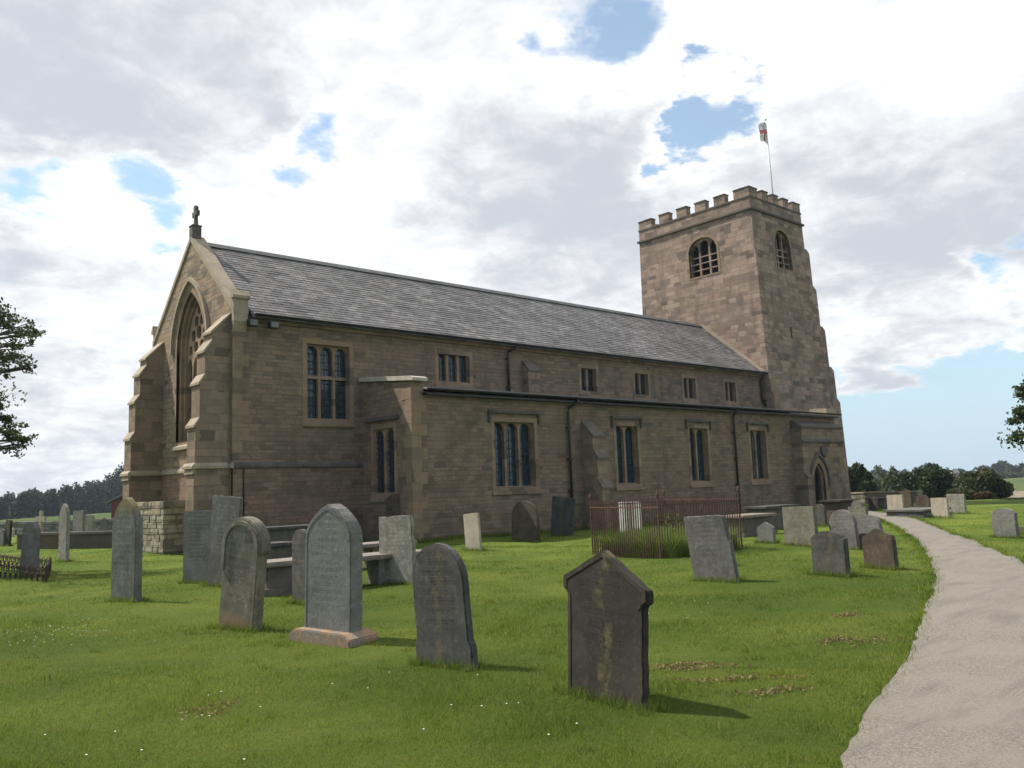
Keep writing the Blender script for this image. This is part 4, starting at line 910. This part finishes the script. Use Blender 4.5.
# ------------------------------------------------------------------ gravestones
GM = {}
GM['slate'] = stone('grey_slate', (.108, .100, .092), (.162, .152, .140), la=.10, streak=.25, text=13.)
GM['granite'] = stone('pale_grey_stone', (.135, .132, .118), (.185, .182, .165), la=.06, streak=.2, text=12., scale=5.)
GM['dark'] = stone('dark_sandstone', (.030, .026, .022), (.056, .046, .037), la=.15, streak=.5, moss=.28, text=10., dark=(.02, .018, .016))
GM['darkgrey'] = stone('dark_grey_stone', (.052, .049, .045), (.095, .090, .080), la=.22, streak=.4, moss=.25, text=11., lichen=(.30, .20, .05))
GM['brown'] = stone('brown_sandstone', (.055, .042, .030), (.105, .08, .058), la=.25, streak=.4)
GM['ochre'] = stone('stained_sandstone', (.13, .115, .09), (.22, .195, .145), la=.2, streak=.35, orange=.45, text=11.)
GM['buff'] = stone('grey_buff_stone', (.12, .108, .086), (.19, .172, .135), la=.2, streak=.35, text=10.)
GM['pale'] = stone('pale_lichened_stone', (.26, .245, .20), (.17, .16, .125), la=.15, streak=.35, pale=.7, text=14., dark=(.05, .05, .045))
GM['cream'] = stone('cream_limestone', (.42, .355, .275), (.32, .275, .21), la=.1, streak=.3)
GM['mossy'] = stone('moss_topped_stone', (.12, .12, .105), (.19, .185, .165), la=.4, streak=.35, lichen=(.28, .22, .06), text=11.)
GM['lichentop'] = stone('lichen_topped_stone', (.11, .105, .09), (.17, .165, .14), la=.15, streak=.35, lichen=(.28, .22, .06), text=11., cap=1.3)
def worn(P_, amp, seed):                     # chipped, weathered outline
    q = random.Random(seed); out = []
    for (a, b), (c, d) in zip(P_, P_[1:]+P_[:1]):
        L = math.hypot(c-a, d-b); n = max(1, int(L/.07)); out.append((a, b))
        for i in range(1, n):
            t = i/n; k = q.gauss(0, amp)-(q.random() < .06)*amp*2.5; nx, ny = (d-b)/max(L, 1e-6), -(c-a)/max(L, 1e-6)
            out.append((a+(c-a)*t+nx*k, b+(d-b)*t+ny*k))
    return out
def profile(shape, w_, h):
    a = w_/2; P_ = []
    if shape == 'flat': return [(-a, 0), (a, 0), (a, h*.995), (a*.3, h), (-a*.5, h*.998), (-a, h*.992)]
    if shape == 'clip': return [(-a, 0), (a, 0), (a, h*.62), (a*.93, h*.66), (a*.88, h*.97), (a*.6, h*.985), (-a, h)]
    if shape == 'broken': return [(-a, 0), (a, 0), (a*.97, h*.35), (a*1.0, h*.6), (a*.9, h*.72), (a*.95, h*.85), (a*.85, h*.99), (0, h*.985), (-a*.6, h*.965), (-a, h*.97)]
    if shape == 'round': r0 = h-a*.92; return [(-a, 0), (a, 0)]+[(a*math.cos(t), r0+a*.92*math.sin(t)) for t in np.linspace(0, math.pi, 17)]
    if shape == 'roundfoot': r0 = h-a*.95; return [(-a*1.08, 0), (a*1.08, 0), (a*1.08, h*.26), (a, h*.30)]+[(a*math.cos(t), r0+a*.95*math.sin(t)) for t in np.linspace(0, math.pi, 17)]+[(-a, h*.30), (-a*1.08, h*.26)]
    if shape == 'bulb': r0 = h-a; k = a*.86; return [(-k, 0), (k, 0), (k, r0*.93), (a, r0*.97)]+[(a*math.cos(t), r0+a*math.sin(t)) for t in np.linspace(0, math.pi, 19)]+[(-a, r0*.97), (-k, r0*.93)]
    if shape == 'gothic': pts = arch(-a, a, 0, h-a*1.7, a*1.7, 8); return pts
    if shape == 'memorial': return [(-a, 0), (a, 0), (a, h-1.02*a), (.98*a, h-.86*a), (.91*a, h-.70*a), (.78*a, h-.52*a), (.6*a, h-.35*a), (.33*a, h-.15*a), (0, h), (-.33*a, h-.15*a), (-.6*a, h-.35*a), (-.78*a, h-.52*a), (-.91*a, h-.70*a), (-.98*a, h-.86*a), (-a, h-1.02*a)]
    if shape == 'shallow': r0 = h-a*.33; return [(-a, 0), (a, 0), (a, r0)]+[(a*.86*math.cos(t), r0+.33*a*math.sin(t)) for t in np.linspace(.1, math.pi-.1, 11)]+[(-a, r0)]
    if shape == 'ogee': return [(-a, 0), (a, 0), (a, h-.62*a), (a*.93, h-.42*a), (a*.7, h-.34*a), (a*.42, h-.22*a), (a*.2, h-.05*a), (0, h), (-a*.2, h-.05*a), (-a*.42, h-.22*a), (-a*.7, h-.34*a), (-a*.93, h-.42*a), (-a, h-.62*a)]
    if shape == 'shoulder': r0 = h-.62*a; return [(-a, 0), (a, 0), (a, r0), (a*.62, r0)]+[(a*.6*math.cos(t), r0+.62*a*math.sin(t)) for t in np.linspace(.05, math.pi-.05, 11)]+[(-a*.62, r0), (-a, r0)]
    if shape == 'point': return [(-a, 0), (a, 0), (a, h-.55*a), (0, h), (-a, h-.55*a)]
    if shape == 'gablecap': return [(-a*.85, 0), (a*.85, 0), (a*.85, h-.62*a), (a, h-.60*a), (a, h-.42*a), (a*.35, h-.05*a), (0, h), (-a*.35, h-.05*a), (-a, h-.42*a), (-a, h-.60*a), (-a*.85, h-.62*a)]
    if shape == 'pentagon':
        k = a*.885; return [(-k, 0), (k, 0), (k, h*.68)]+[(k+(a-k)*(1-math.cos(t)), h*.68+.045*h*math.sin(t)) for t in np.linspace(0, math.pi/2, 5)][1:]+[(a, h*.80), (a*.04, h*.995), (0, h), (-a*.04, h*.995), (-a, h*.80)]+[(-(k+(a-k)*(1-math.cos(t))), h*.68+.045*h*math.sin(t)) for t in np.linspace(math.pi/2, 0, 5)][:-1]+[(-k, h*.68)]
    if shape == 'cross':
        s = .16*h; return [(-a*.55, 0), (a*.55, 0), (a*.4, h*.22), (a*.28, h*.25), (a*.22, h*.66), (a, h*.66), (a, h*.82), (a*.22, h*.82), (a*.22, h), (-a*.22, h), (-a*.22, h*.82), (-a, h*.82), (-a, h*.66), (-a*.22, h*.66), (-a*.28, h*.25), (-a*.4, h*.22)]
TUFTS = []
def headstone(label, bx, by, pxw, ytop, w_, t, shape, mat, roll=0, pitch=0, plinth=None, panel=None, name='headstone', group='headstones in the churchyard', sink=.12, th=None, border=False):
    g0 = at(bx, by); z = hz(g0[0], g0[1]); g0 = at(bx, by, z); z = hz(g0[0], g0[1])
    hd = g0[:2]; dep = float(hd @ FWD)+.0; vd = -ROT[:, 2]; dep = float((g0-EYE) @ vd); S = FPX/dep
    al = math.degrees(math.atan2(hd[1], hd[0])); c_ = min(.97, pxw/S/w_); ph = math.degrees(math.acos(c_))
    theta = (al-ph) if th is None else th
    theta = max(-14, min(26, theta)); h = (by-ytop)/S
    o = empty(name, (g0[0], g0[1], z-(0 if not plinth else 0)), 0) if (plinth or panel) else None
    mb = MB(); mb.prism([(-u, v-sink) for u, v in worn(profile(shape, w_, h+sink), .0028 if dep < 20 else .001, int(bx*7))], lambda u, v, d: (d, u, v), -t/2, t/2)
    # local frame: face normal -X, width along Y
    rot = (R(roll), R(-pitch), R(theta)); 
    body = mb.build('slab' if o else name, mat, o, bevel=min(.012, t*.15), local=True)
    tgt = o or body
    if o:
        o.rotation_euler = rot
        if plinth:
            b = MB(); b.prism([(-w_/2-.12, -.1), (w_/2+.12, -.1), (w_/2+.12, .07), (w_/2+.02, .125), (-w_/2-.02, .125), (-w_/2-.12, .07)], lambda u, v, d: (d, u, v), -t/2-.13, t/2+.13); b.build('plinth', plinth, o, bevel=.012, local=True)
            for v in body.data.vertices: v.co.z = max(v.co.z, .118)
        if panel:
            a_ = w_*.37; r0 = h-w_*.5; pp = [(-a_, r0-.32), (a_, r0-.32)]+[(a_*math.cos(q), r0+a_*math.sin(q)) for q in np.linspace(0, math.pi, 15)]; p2 = [(-a_-.05, r0-.32), (a_+.05, r0-.32)]+[((a_+.05)*math.cos(q), r0+(a_+.05)*math.sin(q)) for q in np.linspace(0, math.pi, 15)]
            rg = MB()
            for i in range(1, len(pp)-1+1):
                j = (i+1) % len(pp)
                if i >= 1 and j != 0: rg.prism([p2[i], p2[j], pp[j], pp[i]], lambda u, v, d: (d, u, v), -t/2-.022, -t/2+.01)
            rg.prism([p2[0], pp[0], pp[-1], p2[-1]], lambda u, v, d: (d, u, v), -t/2-.022, -t/2+.01)
            rg.build('arched_moulding', mat, o, local=True)
    else:
        body.location = (g0[0], g0[1], z); body.rotation_euler = rot
    if border:
        bd = MB(); p1 = profile(shape, w_*.96, h*.985); p2 = profile(shape, w_*.89, h*.955)
        if len(p1) == len(p2):
            for i in range(1, len(p1)-1): bd.prism([p1[i], p1[i+1], p2[i+1], p2[i]], lambda u, v, d: (d, u, v), -t/2-.006, -t/2+.01)
            if plinth: bd.v = [(x_, y_, max(z_, .13)) for x_, y_, z_ in bd.v]
            (bd.build('border', mat, tgt, local=True))
    tag(tgt, label, 'gravestone', group)
    TUFTS.append((g0[0], g0[1], w_, t, math.radians(theta), dep))
    return tgt
HS = [
 ('tall grey headstone with pointed yellow-lichened top, in front of the rough stone block', 126, 603, 22, 499, .62, .14, 'gothic', 'lichentop', 0, 0),
 ('flat-topped grey slate slab, left one of the overlapping pair below the church corner', 198, 583, 27, 511, .78, .07, 'flat', 'slate', 0, 0),
 ('leaning grey slate slab behind and right of another at the church corner', 222, 587, 27, 497, .78, .07, 'flat', 'slate', 5, 0),
 ('small dark round-topped headstone half hidden behind the tall grey pointed memorial', 302, 604, 14, 530, .45, .1, 'round', 'darkgrey', 0, 0),
 ('pale mottled lichened slab with a broken right edge in front of the table tombs', 398, 584, 34, 515, .85, .09, 'broken', 'pale', 0, 0),
 ('small brown gabled headstone against the church wall below the two-light window', 397, 543, 22, 494, .85, .12, 'gablecap', 'brown', 0, 0),
 ('dark grey round-topped headstone with stepped foot, between the mottled slab and the pointed brown one', 447, 666, 52, 544, .74, .085, 'roundfoot', 'darkgrey', -3, 2),
 ('small cream sunlit slab leaning on the lawn near the three-light window', 474, 550, 15, 513, .6, .07, 'flat', 'cream', -4, 0),
 ('dark streaked headstone with rounded shoulders below the three-light window', 526, 541.5, 26, 501, 1.1, .12, 'round', 'brown', 0, 0),
 ('dark square slab leaning right beside the drainpipe at the church wall', 562, 536, 22, 497, 1., .1, 'flat', 'darkgrey', 7, 0),
 ('leaning grey slab with a cut upper corner in front of the rusty railings', 717, 581, 42, 515, .88, .08, 'clip', 'slate', -4, 6),
 ('little grey headstone with shaped top beside the table tomb right of the railings', 767, 543, 16, 522, .5, .1, 'point', 'granite', 0, 0),
 ('broad square grey-brown slab before the church porch wall', 802, 546, 30, 507, 1.0, .1, 'flat', 'buff', -1, 0),
 ('dark grey headstone with a low curved top on the open lawn left of the path', 832, 576, 32, 532, .66, .11, 'shallow', 'darkgrey', 0, 0),
 ('tall round-headed headstone with raised rim behind the low dark one', 846, 549, 24, 510, .75, .1, 'round', 'slate', -3, 0),
 ('small dark headstone right under the church doorway', 821, 526, 9, 504, .5, .1, 'round', 'darkgrey', 0, 0),
 ('dark brown headstone with peaked mossy top nearest the path', 882, 568, 29, 528, .62, .1, 'ogee', 'brown', -3, 0),
 ('grey round-topped headstone just behind the brown peaked one', 873, 549, 20, 515, .62, .1, 'round', 'granite', -4, 0),
 ('pale shouldered headstone between the church corner and the path', 860, 534, 17, 499, .62, .1, 'shoulder', 'buff', 0, 0),
 ('pale square headstone beyond the bend of the path, left of the dark tall one', 896.5, 514, 14, 495, .8, .1, 'flat', 'cream', 0, 0),
 ('dark tall headstone behind the pale square one beyond the path bend', 907.5, 509, 9, 490, .6, .1, 'shallow', 'brown', 0, 0),
 ('brownish round-topped headstone beyond the flat ledger tomb', 924, 512, 13, 495, .7, .1, 'round', 'brown', 0, 0),
 ('cream square headstone right of the flat ledger tomb beyond the path', 941, 517.5, 15, 498, .7, .1, 'flat', 'cream', 0, 0),
 ('upright beige headstone in front of the low bushes', 957.5, 513.5, 14, 494, .8, .1, 'flat', 'pale', 0, 0),
 ('lone grey round-topped headstone with orange lichen on the grass right of the path', 1006.5, 538, 21, 509, .62, .12, 'shallow', 'mossy', 0, 0),
 ('small squat stone at the right edge beside the lone lichened headstone', 1023, 534, 9, 526, .3, .2, 'flat', 'darkgrey', 0, 0),
 ('narrow dark headstone by the pale wall behind the church corner', 875, 511, 8, 497, .5, .1, 'round', 'dark', 0, 0),
 ('thin leaning headstone of pale stone, tallest at the left edge of the graveyard', 63.5, 562, 7, 504, .52, .1, 'gothic', 'pale', 0, 0),
 ('ribbed grey headstone standing inside the low rusty grave surround', 29, 577, 11, 523, .5, .16, 'round', 'slate', 2, 0),
 ('broad pale upright slab on the left lawn in front of the low brown wall', 78.5, 548, 9, 511, .6, .12, 'flat', 'pale', 0, 0),
 ('small pale headstone with a slanted top above the low brown wall', 89.5, 536, 8, 515, .6, .12, 'clip', 'pale', 0, 0),
 ('small round headstone between the slant-topped stone and the pointed lichened one', 104.5, 535, 6, 518, .5, .1, 'round', 'slate', 0, 0),
 ('thin dark leaning headstone at the far left', 7.5, 546, 4, 520, .45, .1, 'flat', 'dark', 5, 0),
 ('small white-grey headstone right behind the thin dark leaning one', 11, 537, 6, 528, .5, .1, 'round', 'cream', 0, 0),
 ('pale grey leaning headstone left of the stone cross', 21, 544, 7, 529, .6, .1, 'flat', 'granite', 4, 0),
 ('tiny grey headstone at the very left edge of the photo', 1.5, 546, 5, 529, .5, .1, 'round', 'slate', 0, 0),
]
for L in HS: headstone(L[0], L[1], L[2], L[3], L[4], L[5], L[6], L[7], GM[L[8]], L[9], L[10])
headstone('arched headstone with moulded panel and orange-crusted foot, leaning right', 240, 629, 38, 517, .72, .17, 'bulb', GM['ochre'], 8, 2, panel=True)
headstone('tall grey memorial with a pointed top on an orange-crusted plinth', 333, 641, 45, 506, .76, .20, 'memorial', GM['granite'], 1.5, 0, plinth=stone('crusted_plinth', (.2, .19, .17), (.36, .21, .11), la=.2, scale=5.), border=True)
headstone('large dark pentagonal headstone with notched shoulders, nearest of all', 607, 701, 84, 552, .95, .07, 'pentagon', GM['dark'], 3.5, 0, border=True)
headstone('white headstone standing inside the rusty iron railings', 631, 543, 22, 502, .8, .08, 'flat', stone('white_marble', (.62, .60, .56), (.5, .48, .44), la=.1, streak=.2), 0, 0)
headstone('pale stone cross above the far graves at the left', 40.5, 540, 8, 511, .75, .12, 'cross', GM['cream'], 0, 0, name='cross_headstone')
# small far stones scattered at the left by the wall
for (lab, bx, by, yt_, mt_) in (('low white-topped stone beside the cross, near the dry stone wall', 50, 533, 522, 'cream'), ('low pale stone right of the leftmost white-topped one', 60, 533, 523, 'granite'),
                              ('squat pale stone under the far field beyond the low brown wall', 97, 530, 521, 'cream'), ('squat whitish stone just left of the pointed lichened headstone', 113, 530, 521, 'cream')):
    headstone(lab, bx, by, 6, yt_, .6, .15, 'flat', GM[mt_])

# table and chest tombs (long axis along the church)
def tomb(name, label, c, L, Wd, h, kind, rz=0, mat=None, top=None):
    z = hz(*c); t = empty(name, (c[0], c[1], z), R(rz)); tag(t, label, 'tomb', 'tombs beside the church')
    top = top or M['paleclip']; mat = mat or M['darkstone']
    MB().box(-L/2, L/2, -Wd/2, Wd/2, h-.085, h).build('top_slab', top, t, bevel=.02, local=True)
    if kind == 'legs':
        for sx in (-1, 1):
            for sy in (-1, 1):
                MB().box(sx*(L/2-.3)-.09, sx*(L/2-.3)+.09, sy*(Wd/2-.2)-.09, sy*(Wd/2-.2)+.09, -.2, h-.087).build('leg', GM['pale'], t, local=True)
        MB().box(-.12, .12, -Wd/2+.2, Wd/2-.2, -.2, h-.088).build('centre_support', GM['pale'], t, local=True)
    else:
        MB().box(-L/2+.1, L/2-.1, -Wd/2+.1, Wd/2-.1, -.2, h-.087).build('chest', mat, t, bevel=.015, local=True)
        MB().box(-L/2+.02, L/2-.02, -Wd/2+.02, Wd/2-.02, -.2, .10).build('base', mat, t, bevel=.02, local=True)
PINK = stone('worn_pink_slab', (.26, .215, .185), (.17, .145, .125), la=.15, streak=.2)
tomb('table_tomb', 'table tomb with pale sunlit top left of the tall grey memorial', (7.3, 14.0), 1.8, .8, .54, 'chest', 0, top=PINK)
tomb('table_tomb', 'table tomb with a pale top raised on legs behind the mottled lichened slab', (8.7, 13.7), 1.9, .8, .55, 'legs', 0, top=PINK)
tomb('table_tomb', 'second pale-topped table tomb just behind the one on legs', (10.4, 16.6), 1.9, .8, .55, 'legs', 0, top=PINK)
tomb('chest_tomb', 'long dark chest tomb near the chancel wall', (11.6, 22.6), 3.6, .9, .8, 'chest', 0, top=GM['darkgrey'])
tomb('chest_tomb', 'small dark chest tomb between the chancel wall and the pale table tombs', (8.6, 19.0), 2.0, .8, .55, 'chest', 0, top=GM['darkgrey'])
p = at(757, 536); tomb('chest_tomb', 'chest tomb with pinkish slab right behind the railings and cut-corner slab', (p[0]+.2, p[1]+.4), 1.8, .9, .62, 'chest', 0, top=stone('pink_slab', (.26, .20, .17), (.2, .16, .14)))
p = at(776, 531); tomb('chest_tomb', 'dark chest tomb with thin overhanging lid under the church west window', (p[0]+.5, p[1]+.4), 2.1, .9, .78, 'chest', 0, top=GM['darkgrey'])
p = at(838, 524); tomb('chest_tomb', 'tall brown chest tomb against the porch beside the doorway', (p[0]+.2, p[1]), 1.3, .9, .85, 'chest', 0, mat=M['brownwall'], top=GM['dark'])
p = at(918, 516); tomb('ledger_tomb', 'low flat ledger tomb on the lawn beyond the path', (p[0], p[1]), 2.6, 1.6, .32, 'chest', 0, mat=M['drystone'], top=GM['slate'])
p = at(884, 508); tomb('chest_tomb', 'low dark chest tomb by the pale far wall behind the path bend', (p[0], p[1]), 1.9, 1.0, .55, 'chest', 0, top=GM['brown'])

# rusty railings round a grave, with long grass inside
rl = empty('iron_railings', (15.1, 12.1, 0)); tag(rl, 'rusty iron railings enclosing an overgrown grave plot', 'railings')
cor = [(15.47, 14.66), (15.02, 12.19), (17.45, 11.72), (17.9, 14.3)]
def rail_panel(a, b, H_=1.27, sp=.078):
    a = np.array(a); b = np.array(b); L = np.linalg.norm(b-a); n = int(L/sp); d = (b-a)/L; mb = MB()
    for i in range(1, n):
        p_ = a+d*L*i/n; z = hz(*p_); hh = H_+(.05 if i % 2 else .02); r = .0125; j = random.uniform(-.006, .006)
        mb.tube([(p_[0], p_[1], z-.05), (p_[0]+j, p_[1]+j, z+hh-.06), (p_[0]+j, p_[1]+j, z+hh)], [r, r, .003], 5, cap=False)
    ang = math.atan2(d[1], d[0]); c_ = (a+b)/2; z = hz(*c_)
    for zz, tt in ((z+H_-.10, .014),):
        mb.box(c_[0]-L/2, c_[0]+L/2, c_[1]-.018, c_[1]+.018, zz-tt, zz+tt, rot=ang, c=tuple(c_))
    return mb.build('railing_panel', M['rust'], rl)
for i in range(4): rail_panel(cor[i], cor[(i+1) % 4])
for cxy in cor:
    z = hz(*cxy); MB().tube([(*cxy, z-.1), (*cxy, z+1.33), (*cxy, z+1.35), (*cxy, z+1.40), (*cxy, z+1.46), (*cxy, z+1.50)], [.02, .02, .03, .036, .02, .005], 8).build('corner_post', M['rust'], rl)
def tall_grass(name, label, n, fn, hmin, hmax, wd, mat='tallgrass'):
    xy = np.array([fn() for _ in range(n)]); x, y = xy.T; h = RNG.uniform(hmin, hmax, n); nb = []
    a = RNG.uniform(0, 2*np.pi, n); b = RNG.uniform(0, 2*np.pi, n); z = H(x, y); l = h*RNG.uniform(.2, 1.1, n)
    V = np.empty((n, 2, 3, 3)); mx = np.stack([x+np.cos(b)*l*.35, y+np.sin(b)*l*.35, z+h*.6], 1); e = np.stack([np.cos(a)*wd, np.sin(a)*wd, np.zeros(n)], 1); p0 = np.stack([x, y, z-.02], 1); tip_ = np.stack([x+np.cos(b)*l, y+np.sin(b)*l, z+h], 1)
    V[:, 0, 0] = p0-e; V[:, 0, 1] = p0+e; V[:, 0, 2] = mx+e*.6; V[:, 1, 0] = mx-e*.6; V[:, 1, 1] = mx+e*.6; V[:, 1, 2] = tip_
    tn = np.repeat(tint_of(n), 2, axis=0); tag(tri_object(name, V.reshape(-1, 3), tn, M[mat]), label, 'grass', kind='stuff')
def in_rail():
    while True:
        x = RNG.uniform(15.1, 17.7); y = RNG.uniform(11.95, 14.5)
        if x < 15.12+.18*(y-11.95): continue
        if RNG.uniform() < .5+.5*math.sin(x*4)*math.sin(y*3) or RNG.uniform() < .4: return (x+(.0), y)
tall_grass('long_grass', 'long uncut grass growing inside the rusty railings', 32000, in_rail, .16, .60, .008)
# single tall weed inside
def weeds():
    xy = np.array([(16.1+RNG.normal(0, .12), 12.7+RNG.normal(0, .12)) for _ in range(160)])
    C = []; 
    for x, y in xy[:90]: C.append((x, y, hz(x, y)+RNG.uniform(.2, .95)))
    t = empty('weed', (16.1, 12.7, hz(16.1, 12.7))); tag(t, 'tall leafy weed rising through the long grass inside the railings', 'plant')
    mb = MB()
    for k in range(6): x, y = xy[k]; mb.tube([(x, y, hz(x, y)), (x+.02, y+.02, hz(x, y)+.9)], [.006, .003], 4)
    mb.build('stem', M['bark'], t); tri_object('leaves', leaves(np.array(C)-np.array(world_off(t)), .035), tint_of(len(C)), M['tallgrass'], 4, t)
weeds()
# tufts at the feet of the stones
def tufts():
    xs = []; hs = []
    for (x, y, w_, t, th, dep) in TUFTS:
        if dep > 45: continue
        n = int(min(900, 9000/dep))
        u = RNG.uniform(-w_/2-.08, w_/2+.08, n); s = np.sign(RNG.uniform(-1, 1, n))*(t/2+np.abs(RNG.normal(0, .04, n))+.012)
        X = x+s*math.cos(th)-u*math.sin(th); Y = y+s*math.sin(th)+u*math.cos(th); xs.append(np.stack([X, Y, np.full(n, dep)], 1))
    A = np.concatenate(xs); n = len(A); V = blades(A[:, 0], A[:, 1], H(A[:, 0], A[:, 1]), RNG.uniform(.04, .13, n), .0025*(A[:, 2]/6)**.7, .6)
    tag(tri_object('grass_tufts', V, tint_of(n), M['blade']), 'unmown grass tufts around the feet of the headstones', 'grass', kind='stuff')
tufts()
# foot of the church walls
def foot():
    n = 9000; x = np.concatenate([RNG.uniform(XA, 39, n), RNG.uniform(X0, XA, n//4)]); y = np.concatenate([YA-np.abs(RNG.normal(0, .1, n))-.02, Y0-np.abs(RNG.normal(0, .1, n//4))-.05])
    V = blades(x, y, H(x, y), RNG.uniform(.06, .2, len(x)), .010, .6); tag(tri_object('grass_verge', V, tint_of(len(x)), M['blade']), 'rough grass along the foot of the church wall', 'grass', kind='stuff')
foot()
# low cast-iron grave surround at the far left
ks = empty('iron_grave_surround', (4.7, 21.8, 0)); tag(ks, 'low dark rusty cast iron surround of scrolled hoops round a grave at the left edge', 'railings')
c1, c2, c3, c4 = [np.array(p_) for p_ in ((3.3, 24.9), (3.55, 21.75), (5.0, 21.65), (4.9, 24.2))]
c1 = at(-26, 574)[:2]; c2 = at(2, 578)[:2]; 
def scroll_panel(a, b):
    L = np.linalg.norm(b-a); n = max(2, int(L/.30)); d = (b-a)/L; mb = MB()
    def P3(s, v): p_ = a+d*s; return (p_[0], p_[1], hz(*p_)+v)
    for i in range(n):
        s0 = L*i/n; s1 = L*(i+1)/n; m_ = (s0+s1)/2; w2 = (s1-s0)/2
        for (cs, cv, r_) in ((m_, .19, w2*.62), (s0+w2*.35, .26, w2*.32), (s1-w2*.35, .26, w2*.32)):
            mb.tube([P3(cs+r_*math.cos(q_), cv+r_*.8*math.sin(q_)) for q_ in np.linspace(0, 2*math.pi, 11)], .013, 4, cap=False)
        mb.tube([P3(s0, .28), P3(m_, .33), P3(s1, .28)], .013, 4); mb.tube([P3(m_, -.05), P3(m_, .14)], [.02, .03], 5)
    mb.tube([P3(0, .17), P3(L, .17)], .012, 4)
    mb.build('scroll_panel', M['darkrust'], ks)
KC = [at(-30, 574)[:2], at(46, 582)[:2], at(50, 571)[:2], at(-20, 565)[:2]]
for i in range(4): scroll_panel(np.array(KC[i]), np.array(KC[(i+1) % 4]))
for p_ in KC: MB().tube([(p_[0], p_[1], hz(*p_)-.1), (p_[0], p_[1], hz(*p_)+.32), (p_[0], p_[1], hz(*p_)+.36)], [.03, .03, .01], 7).build('corner_post', M['darkrust'], ks)
# dry clippings and bare scrapes in the lawn
def clip_():
    pts = []
    for (bx, by, sx, sy, n) in ((848, 619, .22, .06, 200), (866, 641, .45, .08, 200), (700, 668, .5, .03, 260), (735, 681, .6, .03, 240), (680, 664, .3, .025, 220), (775, 692, .3, .04, 200), (835, 640, .2, .05, 160), (215, 705, .25, .12, 160)):
        c_ = at(bx, by); d1 = RGT if by > 1 else FWD
        n = int(n*1.1); u = RNG.normal(0, sx/2, n); v = RNG.normal(0, sy*1.3, n)+.12*u*math.sin(bx)+.04*np.sin(u*9); pts.append(np.stack([c_[0]+RGT[0]*u+FWD[0]*v-u*.0, c_[1]+RGT[1]*u+FWD[1]*v, np.zeros(n)], 1))
    A = np.concatenate(pts); A[:, 2] = H(A[:, 0], A[:, 1])+RNG.uniform(.01, .032, len(A)); V = leaves(A, .013)
    tag(tri_object('dry_clippings', V, tint_of(len(A)), leafmat('dry_grass', (.15, .10, .045), (.26, .19, .09)), 4), 'brown dry grass clippings and scrapes scattered on the lawn', 'clippings', kind='stuff')
clip_()

# ------------------------------------------------------------------ thin summer haze over the distance
hzb = MB(); hzb.box(-900, 1500, -900, 1500, -40, 60)
hm_ = bpy.data.materials.new('air'); hm_.use_nodes = True; t_ = hm_.node_tree; t_.nodes.clear(); gv = G(t_)
vp = gv.n('ShaderNodeVolumePrincipled'); vp.inputs['Color'].default_value = (.72, .84, 1, 1); vp.inputs['Density'].default_value = .00022; vp.inputs['Anisotropy'].default_value = .2
ov = gv.n('ShaderNodeOutputMaterial'); gv.link(vp.outputs[0], ov.inputs['Volume'])
ho = hzb.build('haze', hm_); tag(ho, 'thin pale blue summer haze over the distant trees', 'haze', kind='stuff')

def clumps():
    n = 420; a = RNG.uniform(R(-38), R(38), n); r_ = 3.6*np.exp(RNG.uniform(0, 1, n)*math.log(5.5)); cx_ = r_*(FWD[0]*np.cos(a)+RGT[0]*np.sin(a)); cy_ = r_*(FWD[1]*np.cos(a)+RGT[1]*np.sin(a))
    ok = ~path_side(cx_, cy_); cx_, cy_, r_ = cx_[ok], cy_[ok], r_[ok]; m_ = 26; x = np.repeat(cx_, m_)+RNG.normal(0, .05, len(cx_)*m_); y = np.repeat(cy_, m_)+RNG.normal(0, .05, len(cx_)*m_)
    V = blades(x, y, H(x, y), RNG.uniform(.03, .075, len(x)), .0026*(np.repeat(r_, m_)/5)**.7, .9); t = tint_of(len(x)); t[:, 0] *= np.repeat(RNG.uniform(.1, 1.2, len(cx_)), m_)
    tag(tri_object('grass_clumps', V, t, M['blade']), 'coarser grass clumps the mower missed, scattered over the lawn', 'grass', kind='stuff')
clumps()
def daisies():
    pts = []
    for (bx, by, n) in ((30, 640, 40), (70, 636, 30), (475, 745, 5), (250, 700, 5), (520, 690, 5), (120, 740, 4), (600, 640, 6), (700, 610, 8), (330, 720, 4)):
        c_ = at(bx, by); pts.append(np.stack([c_[0]+RNG.normal(0, .6, n), c_[1]+RNG.normal(0, .6, n), np.zeros(n)], 1))
    A = np.concatenate(pts); n = len(A); A[:, 2] = H(A[:, 0], A[:, 1])+.035; V = np.empty((n, 4, 3)); s_ = .0062
    for k, (a, b) in enumerate(((-1, -1), (1, -1), (1, 1), (-1, 1))): V[:, k] = A+np.array([a*s_, b*s_, RNG.uniform(-.002, .002)])
    tag(tri_object('daisies', V.reshape(-1, 3), tint_of(n), M['white'], 4), 'tiny white daisies scattered in the lawn', 'flowers', kind='stuff')
daisies()
